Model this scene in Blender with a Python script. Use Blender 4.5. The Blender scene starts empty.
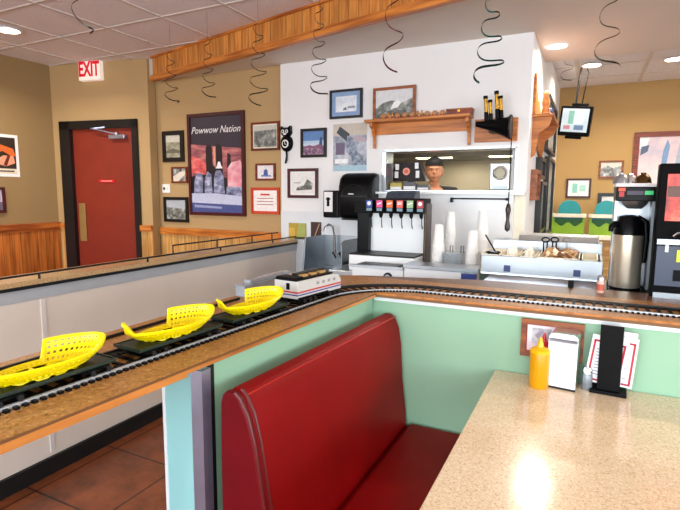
import bpy, bmesh, math, random
from mathutils import Vector, Matrix
random.seed(7)
R = math.radians
PI = math.pi
scene = bpy.context.scene
COL = scene.collection

# ------------------------------------------------------------------ camera
F = 500.0; H = 1.45
yaw, pitch, roll = R(26.4), R(7.1), R(0.35)
fw = Vector((-math.sin(yaw)*math.cos(pitch), math.cos(yaw)*math.cos(pitch), -math.sin(pitch)))
r0 = Vector((math.cos(yaw), math.sin(yaw), 0)); u0 = r0.cross(fw)
rt = r0*math.cos(roll)+u0*math.sin(roll); up = -r0*math.sin(roll)+u0*math.cos(roll)
CAM = Vector((0, 0, H))
cd = bpy.data.cameras.new('camera'); cam = bpy.data.objects.new('camera', cd); COL.objects.link(cam)
cd.sensor_fit = 'HORIZONTAL'; cd.sensor_width = 36; cd.lens = F/680*36; cd.clip_start = 0.02
cam.matrix_world = Matrix(((rt.x, up.x, -fw.x, 0), (rt.y, up.y, -fw.y, 0), (rt.z, up.z, -fw.z, H), (0, 0, 0, 1)))
scene.camera = cam
# survey helpers: where a sight line meets a known plane of the room
def ray(x, y): return fw + rt*((x-340)/F) - up*((y-255)/F)
def PZ(x, y, z): d = ray(x, y); return CAM + d*((z-H)/d.z)
def PY(x, y, c): d = ray(x, y); return CAM + d*(c/d.y)
def PX(x, y, c): d = ray(x, y); return CAM + d*(c/d.x)

# ------------------------------------------------------------------ materials
def lin(c):
    if isinstance(c, str): c = [int(c[i:i+2], 16)/255 for i in (0, 2, 4)]
    return tuple((v/12.92 if v <= .04045 else ((v+.055)/1.055)**2.4) for v in c)+(1.0,)
MATS = {}
def mat(name, col, rough=.5, metal=0, var=.06, scale=8, bump=0, spec=.5, emit=None, estr=0, trans=0, alpha=1, coat=0, bscale=None):
    if name in MATS: return MATS[name]
    m = bpy.data.materials.new(name); m.use_nodes = True; nt = m.node_tree; N = nt.nodes; L = nt.links
    b = N['Principled BSDF']; c = lin(col)
    tc = N.new('ShaderNodeTexCoord'); no = N.new('ShaderNodeTexNoise'); no.inputs['Scale'].default_value = scale; no.inputs['Detail'].default_value = 4
    L.new(tc.outputs['Object'], no.inputs['Vector'])
    cr = N.new('ShaderNodeValToRGB'); L.new(no.outputs['Fac'], cr.inputs['Fac'])
    cr.color_ramp.elements[0].position = .3; cr.color_ramp.elements[1].position = .7
    cr.color_ramp.elements[0].color = tuple(max(0, v*(1-var)) for v in c[:3])+(1,)
    cr.color_ramp.elements[1].color = tuple(min(1, v*(1+var)) for v in c[:3])+(1,)
    L.new(cr.outputs['Color'], b.inputs['Base Color'])
    b.inputs['Roughness'].default_value = rough; b.inputs['Metallic'].default_value = metal
    b.inputs['Specular IOR Level'].default_value = spec
    b.inputs['Transmission Weight'].default_value = trans; b.inputs['Alpha'].default_value = alpha
    b.inputs['Coat Weight'].default_value = coat; b.inputs['Coat Roughness'].default_value = .1
    if bump:
        n2 = N.new('ShaderNodeTexNoise'); n2.inputs['Scale'].default_value = bscale or scale*6; L.new(tc.outputs['Object'], n2.inputs['Vector'])
        bp = N.new('ShaderNodeBump'); bp.inputs['Strength'].default_value = bump; bp.inputs['Distance'].default_value = .004
        L.new(n2.outputs['Fac'], bp.inputs['Height']); L.new(bp.outputs['Normal'], b.inputs['Normal'])
    if emit is not None:
        b.inputs['Emission Color'].default_value = lin(emit); b.inputs['Emission Strength'].default_value = estr
    MATS[name] = m; return m
def ramp_nodes(m):
    return m.node_tree.nodes, m.node_tree.links
def speckle(name, base, dark, light, rough=.25, scale=160, coat=.3):
    m = bpy.data.materials.new(name); m.use_nodes = True; N, L = ramp_nodes(m); b = N['Principled BSDF']
    tc = N.new('ShaderNodeTexCoord'); no = N.new('ShaderNodeTexNoise'); no.inputs['Scale'].default_value = scale; no.inputs['Detail'].default_value = 3; no.inputs['Roughness'].default_value = .7
    L.new(tc.outputs['Object'], no.inputs['Vector'])
    cr = N.new('ShaderNodeValToRGB'); e = cr.color_ramp.elements
    e[0].position = .33; e[0].color = lin(dark); e[1].position = .46; e[1].color = lin(base)
    k = e.new(.56); k.color = lin(base); k = e.new(.68); k.color = lin(light)
    L.new(no.outputs['Fac'], cr.inputs['Fac']); L.new(cr.outputs['Color'], b.inputs['Base Color'])
    b.inputs['Roughness'].default_value = rough; b.inputs['Coat Weight'].default_value = coat; b.inputs['Coat Roughness'].default_value = .08
    MATS[name] = m; return m
def wood(name, base, dark, axis='Z', board=0, rough=.4, groove=.4, along=None):
    """grain along axis; board>0 cuts tongue-and-groove lines of that pitch across"""
    m = bpy.data.materials.new(name); m.use_nodes = True; N, L = ramp_nodes(m); b = N['Principled BSDF']
    tc = N.new('ShaderNodeTexCoord'); mp = N.new('ShaderNodeMapping'); L.new(tc.outputs['Object'], mp.inputs['Vector'])
    s = {'X': (1.2, 14, 14), 'Y': (14, 1.2, 14), 'Z': (14, 14, 1.2)}[axis]; mp.inputs['Scale'].default_value = s
    no = N.new('ShaderNodeTexNoise'); no.inputs['Scale'].default_value = 2.2; no.inputs['Detail'].default_value = 6; L.new(mp.outputs['Vector'], no.inputs['Vector'])
    cr = N.new('ShaderNodeValToRGB'); e = cr.color_ramp.elements
    e[0].position = .32; e[0].color = lin(dark); e[1].position = .62; e[1].color = lin(base)
    L.new(no.outputs['Fac'], cr.inputs['Fac']); out = cr.outputs['Color']
    if board:
        sx = N.new('ShaderNodeSeparateXYZ'); L.new(tc.outputs['Object'], sx.inputs[0])
        d = N.new('ShaderNodeMath'); d.operation = 'DIVIDE'; d.inputs[1].default_value = board; L.new(sx.outputs[along or 'X'], d.inputs[0])
        fl = N.new('ShaderNodeMath'); fl.operation = 'FLOOR'; L.new(d.outputs[0], fl.inputs[0])
        fr = N.new('ShaderNodeMath'); fr.operation = 'FRACT'; L.new(d.outputs[0], fr.inputs[0])
        wn = N.new('ShaderNodeTexWhiteNoise'); wn.noise_dimensions = '1D'; L.new(fl.outputs[0], wn.inputs['W'])
        mr = N.new('ShaderNodeMapRange'); L.new(wn.outputs['Value'], mr.inputs[0]); mr.inputs['To Min'].default_value = .78; mr.inputs['To Max'].default_value = 1.12
        lt = N.new('ShaderNodeMath'); lt.operation = 'GREATER_THAN'; lt.inputs[1].default_value = .07; L.new(fr.outputs[0], lt.inputs[0])
        m2 = N.new('ShaderNodeMapRange'); L.new(lt.outputs[0], m2.inputs[0]); m2.inputs['To Min'].default_value = groove; m2.inputs['To Max'].default_value = 1
        mu = N.new('ShaderNodeMath'); mu.operation = 'MULTIPLY'; L.new(mr.outputs[0], mu.inputs[0]); L.new(m2.outputs[0], mu.inputs[1])
        vm = N.new('ShaderNodeVectorMath'); vm.operation = 'SCALE'; L.new(out, vm.inputs[0]); L.new(mu.outputs[0], vm.inputs['Scale']); out = vm.outputs[0]
    L.new(out, b.inputs['Base Color']); b.inputs['Roughness'].default_value = rough
    MATS[name] = m; return m
def photo(name, cols, scale=9, sx=1, sz=1, seed=0, rough=.35):
    """printed picture: several tones broken up by noise"""
    m = bpy.data.materials.new(name); m.use_nodes = True; N, L = ramp_nodes(m); b = N['Principled BSDF']
    tc = N.new('ShaderNodeTexCoord'); mp = N.new('ShaderNodeMapping'); mp.inputs['Scale'].default_value = (sx, 1, sz); mp.inputs['Location'].default_value = (seed*3.7, 0, seed*1.3)
    L.new(tc.outputs['Object'], mp.inputs['Vector'])
    no = N.new('ShaderNodeTexNoise'); no.inputs['Scale'].default_value = scale; no.inputs['Detail'].default_value = 5; no.inputs['Roughness'].default_value = .65; L.new(mp.outputs['Vector'], no.inputs['Vector'])
    cr = N.new('ShaderNodeValToRGB'); e = cr.color_ramp.elements
    n = len(cols)
    for i, c in enumerate(cols):
        p = .3+.4*i/max(1, n-1)
        k = e[i] if i < 2 else e.new(p)
        k.position = p; k.color = lin(c)
    L.new(no.outputs['Fac'], cr.inputs['Fac']); L.new(cr.outputs['Color'], b.inputs['Base Color']); b.inputs['Roughness'].default_value = rough
    MATS[name] = m; return m

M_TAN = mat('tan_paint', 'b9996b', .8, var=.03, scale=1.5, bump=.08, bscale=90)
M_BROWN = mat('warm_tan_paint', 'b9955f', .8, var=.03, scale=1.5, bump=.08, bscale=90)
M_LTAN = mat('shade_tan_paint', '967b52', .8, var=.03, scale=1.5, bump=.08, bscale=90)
M_WHITE = mat('white_wall_paint', 'ebebec', .55, var=.02, scale=2, bump=.05, bscale=70)
M_WPANEL = mat('white_wall_panel', 'f2f4f6', .3, var=.02, scale=2)
M_SOFFIT = mat('soffit_paint', 'dcd3c8', .7, var=.02, scale=2)
M_GREEN = mat('green_laminate', '92bb9c', .45, var=.03, scale=2.5)
M_BLUEGREEN = mat('blue_green_laminate', '8fc4c4', .45, var=.03, scale=2.5)
M_DIV = mat('divider_laminate', 'eadccf', .4, var=.03, scale=3)
M_ALU = mat('aluminium', 'b9c0de', .3, metal=.9, var=.05, scale=20)
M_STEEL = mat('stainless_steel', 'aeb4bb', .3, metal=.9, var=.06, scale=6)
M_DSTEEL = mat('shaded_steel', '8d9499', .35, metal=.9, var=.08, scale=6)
M_CHROME = mat('chrome', 'e2e4e8', .12, metal=1, var=.02)
M_BLACK = mat('black_plastic', '0a0a0c', .5, var=.1, spec=.12)
M_GBLACK = mat('gloss_black_plastic', '07080b', .3, var=.1, spec=.12)
M_MBLACK = mat('black_metal', '17171a', .45, metal=.3, var=.1)
M_DARK = mat('dark_toe_kick', '0d0c0c', .6, var=.1)
M_RED = mat('red_vinyl', '7c0406', .42, var=.12, scale=5, bump=.12, bscale=350, spec=.12)
M_DRED = mat('dark_red_piping', '5a0608', .35, var=.1)
M_DOOR = mat('red_brown_door', '84260f', .55, var=.08, scale=4)
M_YEL = mat('yellow_basket_plastic', 'f7e000', .3, var=.03, spec=.5)
M_MUST = mat('mustard_plastic', 'd89800', .3, var=.03)
M_REDP = mat('red_plastic', 'd01830', .3, var=.03)
M_CAR = mat('dark_green_flatcar', '18261a', .45, var=.15)
M_PAPER = mat('white_paper', 'f4f2f4', .7, var=.02)
M_CREAM = mat('cream_plastic', 'ece4cf', .45, var=.03)
M_TEAL = mat('teal_plastic', '168a90', .4, var=.05)
M_LIME = mat('lime_plastic', '84ad1c', .4, var=.05)
M_DKGREEN = mat('dark_green_plastic', '20602a', .5, var=.1)
M_BRASS = mat('brass', 'd9a93a', .25, metal=.9, var=.06)
M_WOODZ = wood('pine_fascia_boards', 'e39a4a', 'b0621f', 'Z', board=.088, along='X')
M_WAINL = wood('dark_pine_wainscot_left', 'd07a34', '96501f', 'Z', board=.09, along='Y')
M_WAINR = wood('pale_pine_wainscot', 'e2b26c', 'c08a45', 'Z', board=.09, along='X')
M_WOODX = wood('orange_pine_rail', 'dc8a3a', '9a4d18', 'X')
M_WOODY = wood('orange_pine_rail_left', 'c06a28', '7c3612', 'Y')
M_SHELF = wood('shelf_pine', 'd08038', '94501c', 'X')
M_FBROWN = wood('brown_frame_wood', 'a45a2a', '5f2c12', 'X')
M_FRED = wood('red_brown_frame_wood', '8a3418', '4a160a', 'X')
M_FMAR = mat('maroon_frame', '46141a', .35, var=.15)
M_FBLK = mat('black_frame', '120f12', .35, var=.1)
M_EDGEW = wood('counter_edge_wood', 'cf8238', '9c5a22', 'Y')
M_COUNTER = speckle('brown_speckled_laminate', 'a87338', '6e4319', 'd2a666', .42, 120, 0)
M_DCOUNT = speckle('dark_brown_laminate', '6b4a36', '472e20', '8a6649', .4, 120, 0)
M_TABLE = speckle('beige_speckled_laminate', 'e0c7a4', 'ba976c', 'f4e6ce', .16, 190, .2)
M_CAP = speckle('pale_tan_laminate', 'c7a071', '9c774c', 'e2c49c', .3, 100)
M_TRIMW = mat('white_metal_trim', 'eef3f6', .25, var=.02, metal=.2)

# ------------------------------------------------------------------ mesh builder
SK = .055     # the left arm of the counter stands about three degrees off square
class MB:
    def __init__(s): s.v = []; s.f = []; s.m = []; s.k = 0
    def mat(s, i): s.k = i; return s
    def add(s, vs, fs):
        n = len(s.v); s.v += [tuple(p) for p in vs]
        for f in fs: s.f.append(tuple(i+n for i in f)); s.m.append(s.k)
        return s
    def box(s, x0, x1, y0, y1, z0, z1):
        return s.add([(x0,y0,z0),(x1,y0,z0),(x1,y1,z0),(x0,y1,z0),(x0,y0,z1),(x1,y0,z1),(x1,y1,z1),(x0,y1,z1)],
                     [(0,3,2,1),(4,5,6,7),(0,1,5,4),(1,2,6,5),(2,3,7,6),(3,0,4,7)])
    def obox(s, c, size, rot=(0,0,0)):
        from mathutils import Euler
        m = Euler(rot).to_matrix(); c = Vector(c); a, b, d = [q/2 for q in size]
        vs = [c+m@Vector((x,y,z)) for z in (-d,d) for x,y in ((-a,-b),(a,-b),(a,b),(-a,b))]
        return s.add(vs, [(0,3,2,1),(4,5,6,7),(0,1,5,4),(1,2,6,5),(2,3,7,6),(3,0,4,7)])
    def bar(s, p, q, w, h):
        """rectangular bar from p to q, w wide (horizontal), h tall"""
        p = Vector(p); q = Vector(q); d = (q-p).normalized(); a = d.cross(Vector((0,0,1)))
        if a.length < 1e-4: a = Vector((1,0,0))
        a.normalize(); b = a.cross(d)
        vs = [e+a*x*w/2+b*y*h/2 for e in (p,q) for x,y in ((-1,-1),(1,-1),(1,1),(-1,1))]
        return s.add(vs, [(0,1,2,3),(7,6,5,4),(0,4,5,1),(1,5,6,2),(2,6,7,3),(3,7,4,0)])
    def prism(s, pts, z0, z1):
        n = len(pts); vs = [(x,y,z0) for x,y in pts]+[(x,y,z1) for x,y in pts]
        return s.add(vs, [tuple(range(n-1,-1,-1)), tuple(range(n,2*n))]+[(i,(i+1)%n,(i+1)%n+n,i+n) for i in range(n)])
    def prismY(s, pts, y0, y1):
        n = len(pts); vs = [(x,y0,z) for x,z in pts]+[(x,y1,z) for x,z in pts]
        return s.add(vs, [tuple(range(n)), tuple(range(2*n-1,n-1,-1))]+[(i,i+n,(i+1)%n+n,(i+1)%n) for i in range(n)])
    def prismX(s, pts, x0, x1):
        n = len(pts); vs = [(x0,y,z) for y,z in pts]+[(x1,y,z) for y,z in pts]
        return s.add(vs, [tuple(range(n)), tuple(range(2*n-1,n-1,-1))]+[(i,i+n,(i+1)%n+n,(i+1)%n) for i in range(n)])
    def tube(s, pts, r, seg=8, cap=True):
        P = [Vector(p) for p in pts]; rs = r if isinstance(r, (list,tuple)) else [r]*len(P)
        base = len(s.v); prev = None; vs = []
        for i, p in enumerate(P):
            t = (P[min(i+1,len(P)-1)]-P[max(i-1,0)]).normalized()
            if prev is None:
                a = t.cross(Vector((0,0,1)))
                if a.length < .05: a = t.cross(Vector((0,1,0)))
            else: a = prev-t*prev.dot(t)
            a.normalize(); prev = a; b = t.cross(a)
            vs += [p+(a*math.cos(2*PI*k/seg)+b*math.sin(2*PI*k/seg))*rs[i] for k in range(seg)]
        fs = [(i*seg+k, i*seg+(k+1)%seg, (i+1)*seg+(k+1)%seg, (i+1)*seg+k) for i in range(len(P)-1) for k in range(seg)]
        if cap: fs += [tuple(range(seg-1,-1,-1)), tuple((len(P)-1)*seg+k for k in range(seg))]
        return s.add(vs, fs)
    def lathe(s, prof, c=(0,0,0), seg=24, sx=1, sy=1):
        vs = []; n = len(prof)
        for r, z in prof: vs += [(c[0]+r*sx*math.cos(2*PI*k/seg), c[1]+r*sy*math.sin(2*PI*k/seg), c[2]+z) for k in range(seg)]
        fs = [(i*seg+k, i*seg+(k+1)%seg, (i+1)*seg+(k+1)%seg, (i+1)*seg+k) for i in range(n-1) for k in range(seg)]
        if prof[0][0] > 1e-5: fs.append(tuple(range(seg-1,-1,-1)))
        if prof[-1][0] > 1e-5: fs.append(tuple((n-1)*seg+k for k in range(seg)))
        return s.add(vs, fs)
    def disc(s, c, r, axis='Y', th=.004, seg=20):
        c = Vector(c); d = {'X': Vector((1,0,0)), 'Y': Vector((0,1,0)), 'Z': Vector((0,0,1))}[axis]*th
        return s.tube([c-d/2, c+d/2], r, seg)
    def skew(s, full=True):
        s.v = [(x+SK*(y-1.0)*(1 if full else max(0, min(1, (z-.4)/.5))), y, z) for x,y,z in s.v]; return s
    def build(s, name, mats, parent=None, world=False, smooth=False, bevel=0, tag_=None, doubles=False):
        if not isinstance(mats, (list, tuple)): mats = [mats]
        off = Vector((0,0,0))
        if parent is not None and world: off = parent.matrix_world.translation if False else Vector(parent.location)
        if parent is None:
            xs = [p[0] for p in s.v]; ys = [p[1] for p in s.v]; zs = [p[2] for p in s.v]
            off = Vector(((min(xs)+max(xs))/2, (min(ys)+max(ys))/2, min(zs)))
        me = bpy.data.meshes.new(name); me.from_pydata([tuple(Vector(p)-off) for p in s.v], [], s.f)
        for m in mats: me.materials.append(m)
        for p, k in zip(me.polygons, s.m): p.material_index = min(k, len(mats)-1)
        bm = bmesh.new(); bm.from_mesh(me)
        if doubles: bmesh.ops.remove_doubles(bm, verts=bm.verts, dist=1e-5)
        bmesh.ops.recalc_face_normals(bm, faces=bm.faces); bm.to_mesh(me); bm.free()
        if smooth:
            for p in me.polygons: p.use_smooth = True
        o = bpy.data.objects.new(name, me); COL.objects.link(o)
        if parent is not None: o.parent = parent
        else: o.location = off
        if smooth:
            try: me.set_sharp_from_angle(angle=R(40))
            except Exception: pass
        if bevel:
            b = o.modifiers.new('bevel', 'BEVEL'); b.width = bevel; b.segments = 2; b.limit_method = 'ANGLE'; b.angle_limit = R(50)
        return o

def tag(o, label=None, cat=None, group=None, kind=None):
    if label: o['label'] = label
    if cat: o['category'] = cat
    if group: o['group'] = group
    if kind: o['kind'] = kind
    return o
def thing(name, label, cat, loc=(0,0,0), rz=0, group=None):
    o = bpy.data.objects.new(name, None); COL.objects.link(o); o.empty_display_size = .05
    o.location = loc; o.rotation_euler = (0,0,rz); return tag(o, label, cat, group)
def copy_tree(o, parent=None):
    c = o.copy(); COL.objects.link(c)
    if parent: c.parent = parent
    for ch in [q for q in bpy.data.objects if q.parent == o]: copy_tree(ch, c)
    return c
def struct(name, mb, m, **k): return tag(mb.build(name, m, **k), kind='structure')
def text(s, size, m, parent, loc, rot=(R(90),0,0), name='lettering', shear=0, sx=1, th=.0008, bold=0):
    cu = bpy.data.curves.new(name, 'FONT'); cu.body = s; cu.size = size; cu.extrude = th; cu.align_x = 'CENTER'; cu.align_y = 'CENTER'; cu.shear = shear; cu.resolution_u = 2; cu.offset = bold
    t = bpy.data.objects.new(name, cu); COL.objects.link(t)
    dg = bpy.context.evaluated_depsgraph_get(); me = bpy.data.meshes.new_from_object(t.evaluated_get(dg))
    bpy.data.objects.remove(t); me.materials.clear(); me.materials.append(m)
    o = bpy.data.objects.new(name, me); COL.objects.link(o); o.parent = parent; o.location = loc; o.rotation_euler = rot; o.scale = (sx,1,1)
    return o

# ------------------------------------------------------------------ the setting
YW = 4.0; XL = -5.35; YF = 7.2; XRET = -.43; ZC = 2.8; ZS = 2.6
XE = 4.4; YB = -3.2
# floor with square terracotta tiles
def tile_mat():
    m = bpy.data.materials.new('terracotta_floor_tiles'); m.use_nodes = True; N, L = ramp_nodes(m); b = N['Principled BSDF']
    tc = N.new('ShaderNodeTexCoord'); mp = N.new('ShaderNodeMapping'); mp.inputs['Location'].default_value = (2.33, -1.38, 0); L.new(tc.outputs['Object'], mp.inputs['Vector'])
    br = N.new('ShaderNodeTexBrick'); br.offset = 0; br.inputs['Scale'].default_value = 1; br.inputs['Brick Width'].default_value = .46; br.inputs['Row Height'].default_value = .46; br.inputs['Mortar Size'].default_value = .005
    br.inputs['Color1'].default_value = lin('8e4d2c'); br.inputs['Color2'].default_value = lin('6e3a22'); br.inputs['Mortar'].default_value = lin('2c1c16')
    L.new(mp.outputs['Vector'], br.inputs['Vector'])
    no = N.new('ShaderNodeTexNoise'); no.inputs['Scale'].default_value = 7; no.inputs['Detail'].default_value = 7; no.inputs['Roughness'].default_value = .7; L.new(tc.outputs['Object'], no.inputs['Vector'])
    mr = N.new('ShaderNodeMapRange'); mr.inputs['From Min'].default_value = .3; mr.inputs['From Max'].default_value = .7; mr.inputs['To Min'].default_value = .45; mr.inputs['To Max'].default_value = 1.35; L.new(no.outputs['Fac'], mr.inputs[0])
    vm = N.new('ShaderNodeVectorMath'); vm.operation = 'SCALE'; L.new(br.outputs['Color'], vm.inputs[0]); L.new(mr.outputs[0], vm.inputs['Scale'])
    L.new(vm.outputs[0], b.inputs['Base Color']); b.inputs['Roughness'].default_value = .32
    return m
fl = MB().box(XL-.2, XE, YB, YF+.1, -.1, 0)
flo = struct('floor', fl, tile_mat())
# shift mesh so that object coordinates equal world coordinates (tile joints)
flo.data.transform(Matrix.Translation(flo.location)); flo.location = (0,0,0)

# outer walls
dwa = PZ(61,122,2.2); dwb = PZ(137,119,2.2)
dd = (dwb-dwa); dd.z = 0; dd.normalize(); dang = math.atan2(dd.y, dd.x)
cornerL = dwa+dd*((XL-dwa.x)/dd.x)      # where the door wall meets the left wall
cornerR = dwa+dd*((-4.14-dwa.x)/dd.x)   # where it meets the picture wall
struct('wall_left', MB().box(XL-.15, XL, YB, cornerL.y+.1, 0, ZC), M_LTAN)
DW = bpy.data.objects.new('wall_door_side', None)
# the door wall is built in its own frame: x along the wall, -y into the room
def wallpt(px, py):     # sight line onto the door wall -> (distance along from cornerL, z)
    n = Vector((-dd.y, dd.x, 0)); d = ray(px, py); t = (dwa-CAM).dot(n)/d.dot(n); p = CAM+d*t
    return (Vector((p.x, p.y, 0))-Vector((cornerL.x, cornerL.y, 0))).dot(dd), p.z
Lw = (cornerR-cornerL).length
dx0 = wallpt(61,130)[0]; dx1 = wallpt(138,130)[0]; dz = 2.2
def doorframe(name, label, cat, s, z=0, off=0):
    p = cornerL+dd*s; n = Vector((dd.y, -dd.x, 0)); p = p+n*off
    return thing(name, label, cat, (p.x, p.y, z), dang)
wd = MB().box(0, dx0, 0, .12, 0, ZC).box(dx1, Lw, 0, .12, 0, ZC).box(dx0, dx1, 0, .12, dz, ZC)
wo = wd.build('wall_back_door', M_TAN, parent=None); tag(wo, kind='structure')
wo.data.transform(Matrix.Translation(wo.location)); wo.location = (cornerL.x, cornerL.y, 0); wo.rotation_euler = (0,0,dang)
bpy.data.objects.remove(DW)
# door: black frame, red-brown slab
do = bpy.data.objects.new('door_1', None); COL.objects.link(do); tag(do, kind='structure')
do.location = (cornerL.x, cornerL.y, 0); do.rotation_euler = (0,0,dang)
fwid = .105
MB().box(dx0, dx0+fwid+.03, -.03, .1, 0, dz).box(dx1-fwid*.6, dx1, -.03, .1, 0, dz).box(dx0, dx1, -.03, .1, dz-.085, dz).build('door_frame', M_FBLK, do)
MB().box(dx0+fwid+.03, dx1-fwid*.6, .02, .07, .01, dz-.085).build('door_leaf', M_DOOR, do)
# closer, red sign and push plate on the door
s_, z_ = wallpt(112,135)
c = doorframe('door_closer', 'silver hydraulic closer with folding arm at the top of the red exit door', 'door closer', wallpt(118,134)[0], wallpt(118,137)[1], -.02)
MB().obox((0,-.03,0), (.2,.045,.045)).build('closer_body', M_ALU, c, bevel=.006)
MB().bar((-.0,-.06,.03), (-.28,-.09,.09), .02, .012).bar((-.28,-.09,.085), (-.06,-.01,.115), .02, .012).build('arm', M_ALU, c)
MB().disc((0,-.045,.03), .02, 'Z', .03).build('pivot', M_STEEL, c)
c = doorframe('door_sign', 'small red strip sign with white lettering across the middle of the exit door', 'sign', wallpt(106,181)[0], wallpt(106,181)[1], -.015)
MB().box(-.1,.1,-.008,0,-.014,.014).build('plate', mat('red_sign','e2181c',.4,emit='e2181c',estr=.0), c)
m = MB()
for k in range(9): m.box(-.066+.0155*k,-.056+.0155*k,-.0095,-.008,-.004,.004)
m.build('white_marks', M_PAPER, c)
c = doorframe('push_plate', 'tall brushed brass push plate on the left edge of the red door', 'push plate', wallpt(82,215)[0], wallpt(82,241)[1], -.016)
MB().box(-.045,.04,-.01,0,0,.42).build('plate', mat('worn_brass','a98a52',.45,metal=.5), c, bevel=.003)
# left wall / door wall wainscot and rails
ZR = 1.05
def wains(name, mb, m): return tag(mb.build(name, m), kind='structure')
wains('trim_1', MB().box(XL, XL+.018, YB, cornerL.y, 0, ZR), M_WAINL)
wains('trim_2', MB().box(XL, XL+.045, YB, cornerL.y, ZR, ZR+.055).box(XL, XL+.03, YB, cornerL.y, ZR-.03, ZR), M_WOODY)
def dwtrim(name, s0, s1, m1, m2, n):
    a = MB().box(s0, s1, -.018, 0, 0, ZR).build('trim_%d'%n, m1); a.data.transform(Matrix.Translation(a.location)); a.location = (cornerL.x, cornerL.y, 0); a.rotation_euler = (0,0,dang); tag(a, kind='structure')
    a = MB().box(s0, s1, -.04, 0, ZR-.02, ZR+.045).build('trim_%d'%(n+1), m2); a.data.transform(Matrix.Translation(a.location)); a.location = (cornerL.x, cornerL.y, 0); a.rotation_euler = (0,0,dang); tag(a, kind='structure')
dwtrim('a', .05, dx0, M_WAINR, M_WOODX, 3)
dwtrim('b', dx1, Lw, M_WAINR, M_WOODX, 5)
# picture wall + white wall with pass-through opening
PXW = PY(281,150,YW-.03).x
struct('wall_back_pictures', MB().box(-4.6, PXW, YW, YW+.12, 0, ZC), M_TAN)
wains('trim_7', MB().box(-4.14, PXW-.0, YW-.018, YW, 0, ZR-.03), M_WAINR)
wains('trim_8', MB().box(-4.14, PXW-.0, YW-.045, YW, ZR-.05, ZR+.02), M_WOODX)
ox0, ox1 = PY(386,170,YW).x, PY(516,170,YW).x
oz0, oz1 = PY(450,190.5,YW).z, PY(450,149.5,YW).z
wb = MB().box(PXW, ox0, YW-.03, YW+.12, 0, ZC).box(ox1, XRET, YW-.03, YW+.12, 0, ZC).box(ox0, ox1, YW-.03, YW+.12, 0, oz0).box(ox0, ox1, YW-.03, YW+.12, oz1, ZC)
struct('wall_back_white', wb, M_WHITE)
# steel lining of the pass-through (projects a little)
pw = bpy.data.objects.new('window_1', None); COL.objects.link(pw); pw.location = (0,0,0); tag(pw, kind='structure')
lm = MB()
for (a,b,c_,d) in ((ox0-.02,ox1+.02,oz1-.006,oz1+.012),(ox0-.02,ox1+.02,oz0-.03,oz0+.002),(ox0-.025,ox0+.012,oz0,oz1),(ox1-.006,ox1+.015,oz0,oz1)):
    lm.box(a,b,YW-.034,YW+.14,c_,d)
lm.build('window_frame', M_STEEL, pw)
MB().box(ox0-.04, XRET+.0, YW-.14, YW-.034, oz0-.03, oz0-.012).build('window_sill', M_WPANEL, pw)
# lower white panel standing proud of the wall right of the drinks area
struct('wall_panel_1', MB().box(PY(372,240,YW).x, PY(512,230,YW-.07).x, YW-.07, YW-.03, .0, oz0-.032), M_WPANEL)
struct('wall_panel_2', MB().box(PY(512,230,YW-.07).x+.003, XRET-.002, YW-.036, YW-.03, .0, oz0-.034), M_CREAM)
# splash panel behind the sink
struct('wall_panel_3', MB().box(PXW+.0, PY(372,240,YW).x-.003, YW-.04, YW-.03, .0, PY(300,211,YW).z), mat('grey_white_panel','dfe3e8',.3,var=.02))
# return wall
struct('wall_return', MB().box(XRET-.13, XRET, YW+.12, YF, 0, ZC), M_WHITE)
struct('wall_far', MB().box(-3.2, XE, YF, YF+.15, 0, ZC+.1), M_BROWN)
# kitchen shell behind the pass-through
struct('wall_kitchen_back', MB().box(-3.2, XRET-.13, 6.2, 6.3, 0, ZC), mat('kitchen_steel_wall','a39a86',.4,metal=.4,var=.1,scale=2))
struct('wall_kitchen_side', MB().box(-3.2, -3.1, YW+.12, 6.2, 0, ZC), M_CREAM)
# right and rear walls with big windows
def window_wall(name, axis, c, a0, a1, sills, n):
    z0, z1 = .8, 2.35; mb = MB(); gl = []
    cur = a0
    for (s0, s1) in sills:
        mb_args = []
        for (p,q,r_,t) in ((cur,s0,0,ZC),(s0,s1,0,z0),(s0,s1,z1,ZC)):
            if axis == 'Y': mb.box(p,q,c-.15,c,r_,t)
            else: mb.box(c,c+.15,p,q,r_,t)
        cur = s1
    if axis == 'Y': mb.box(cur,a1,c-.15,c,0,ZC)
    else: mb.box(c,c+.15,cur,a1,0,ZC)
    struct(name, mb, M_TAN)
    for i,(s0,s1) in enumerate(sills):
        w = MB(); t = .05
        for (p,q,r_,u) in ((s0,s0+t,z0,z1),(s1-t,s1,z0,z1),(s0,s1,z0,z0+t),(s0,s1,z1-t,z1),((s0+s1)/2-t/2,(s0+s1)/2+t/2,z0,z1)):
            if axis == 'Y': w.box(p,q,c-.1,c-.04,r_,u)
            else: w.box(c+.04,c+.1,p,q,r_,u)
        struct('window_%d'%(n+i), w, M_ALU)
window_wall('wall_rear', 'Y', YB, XL, XE, [(-4.6,-2.6),(-2.2,-.2),(.2,2.2),(2.5,4.2)], 2)
window_wall('wall_right', 'X', XE, YB, YF+.15, [(-2.6,-.6),(-.2,1.8),(2.2,4.2)], 6)

# ceilings
tile_c = mat('ceiling_tile','eeeaee',.85,var=.05,scale=40,bump=.5,bscale=160)
beamA = PZ(155,57,ZC); beamB = PZ(320,3.8,ZC); bd = (beamB-beamA); bd.z = 0; bd.normalize()
bang = math.atan2(bd.y, bd.x); beamA0 = beamA
bR = beamA+bd*((XE-beamA.x)/bd.x)
ce = MB().box(XL-.15, XE+.15, YB-.15, YF+.15, ZC, ZC+.08)
cei = struct('ceiling', ce, tile_c)
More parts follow.
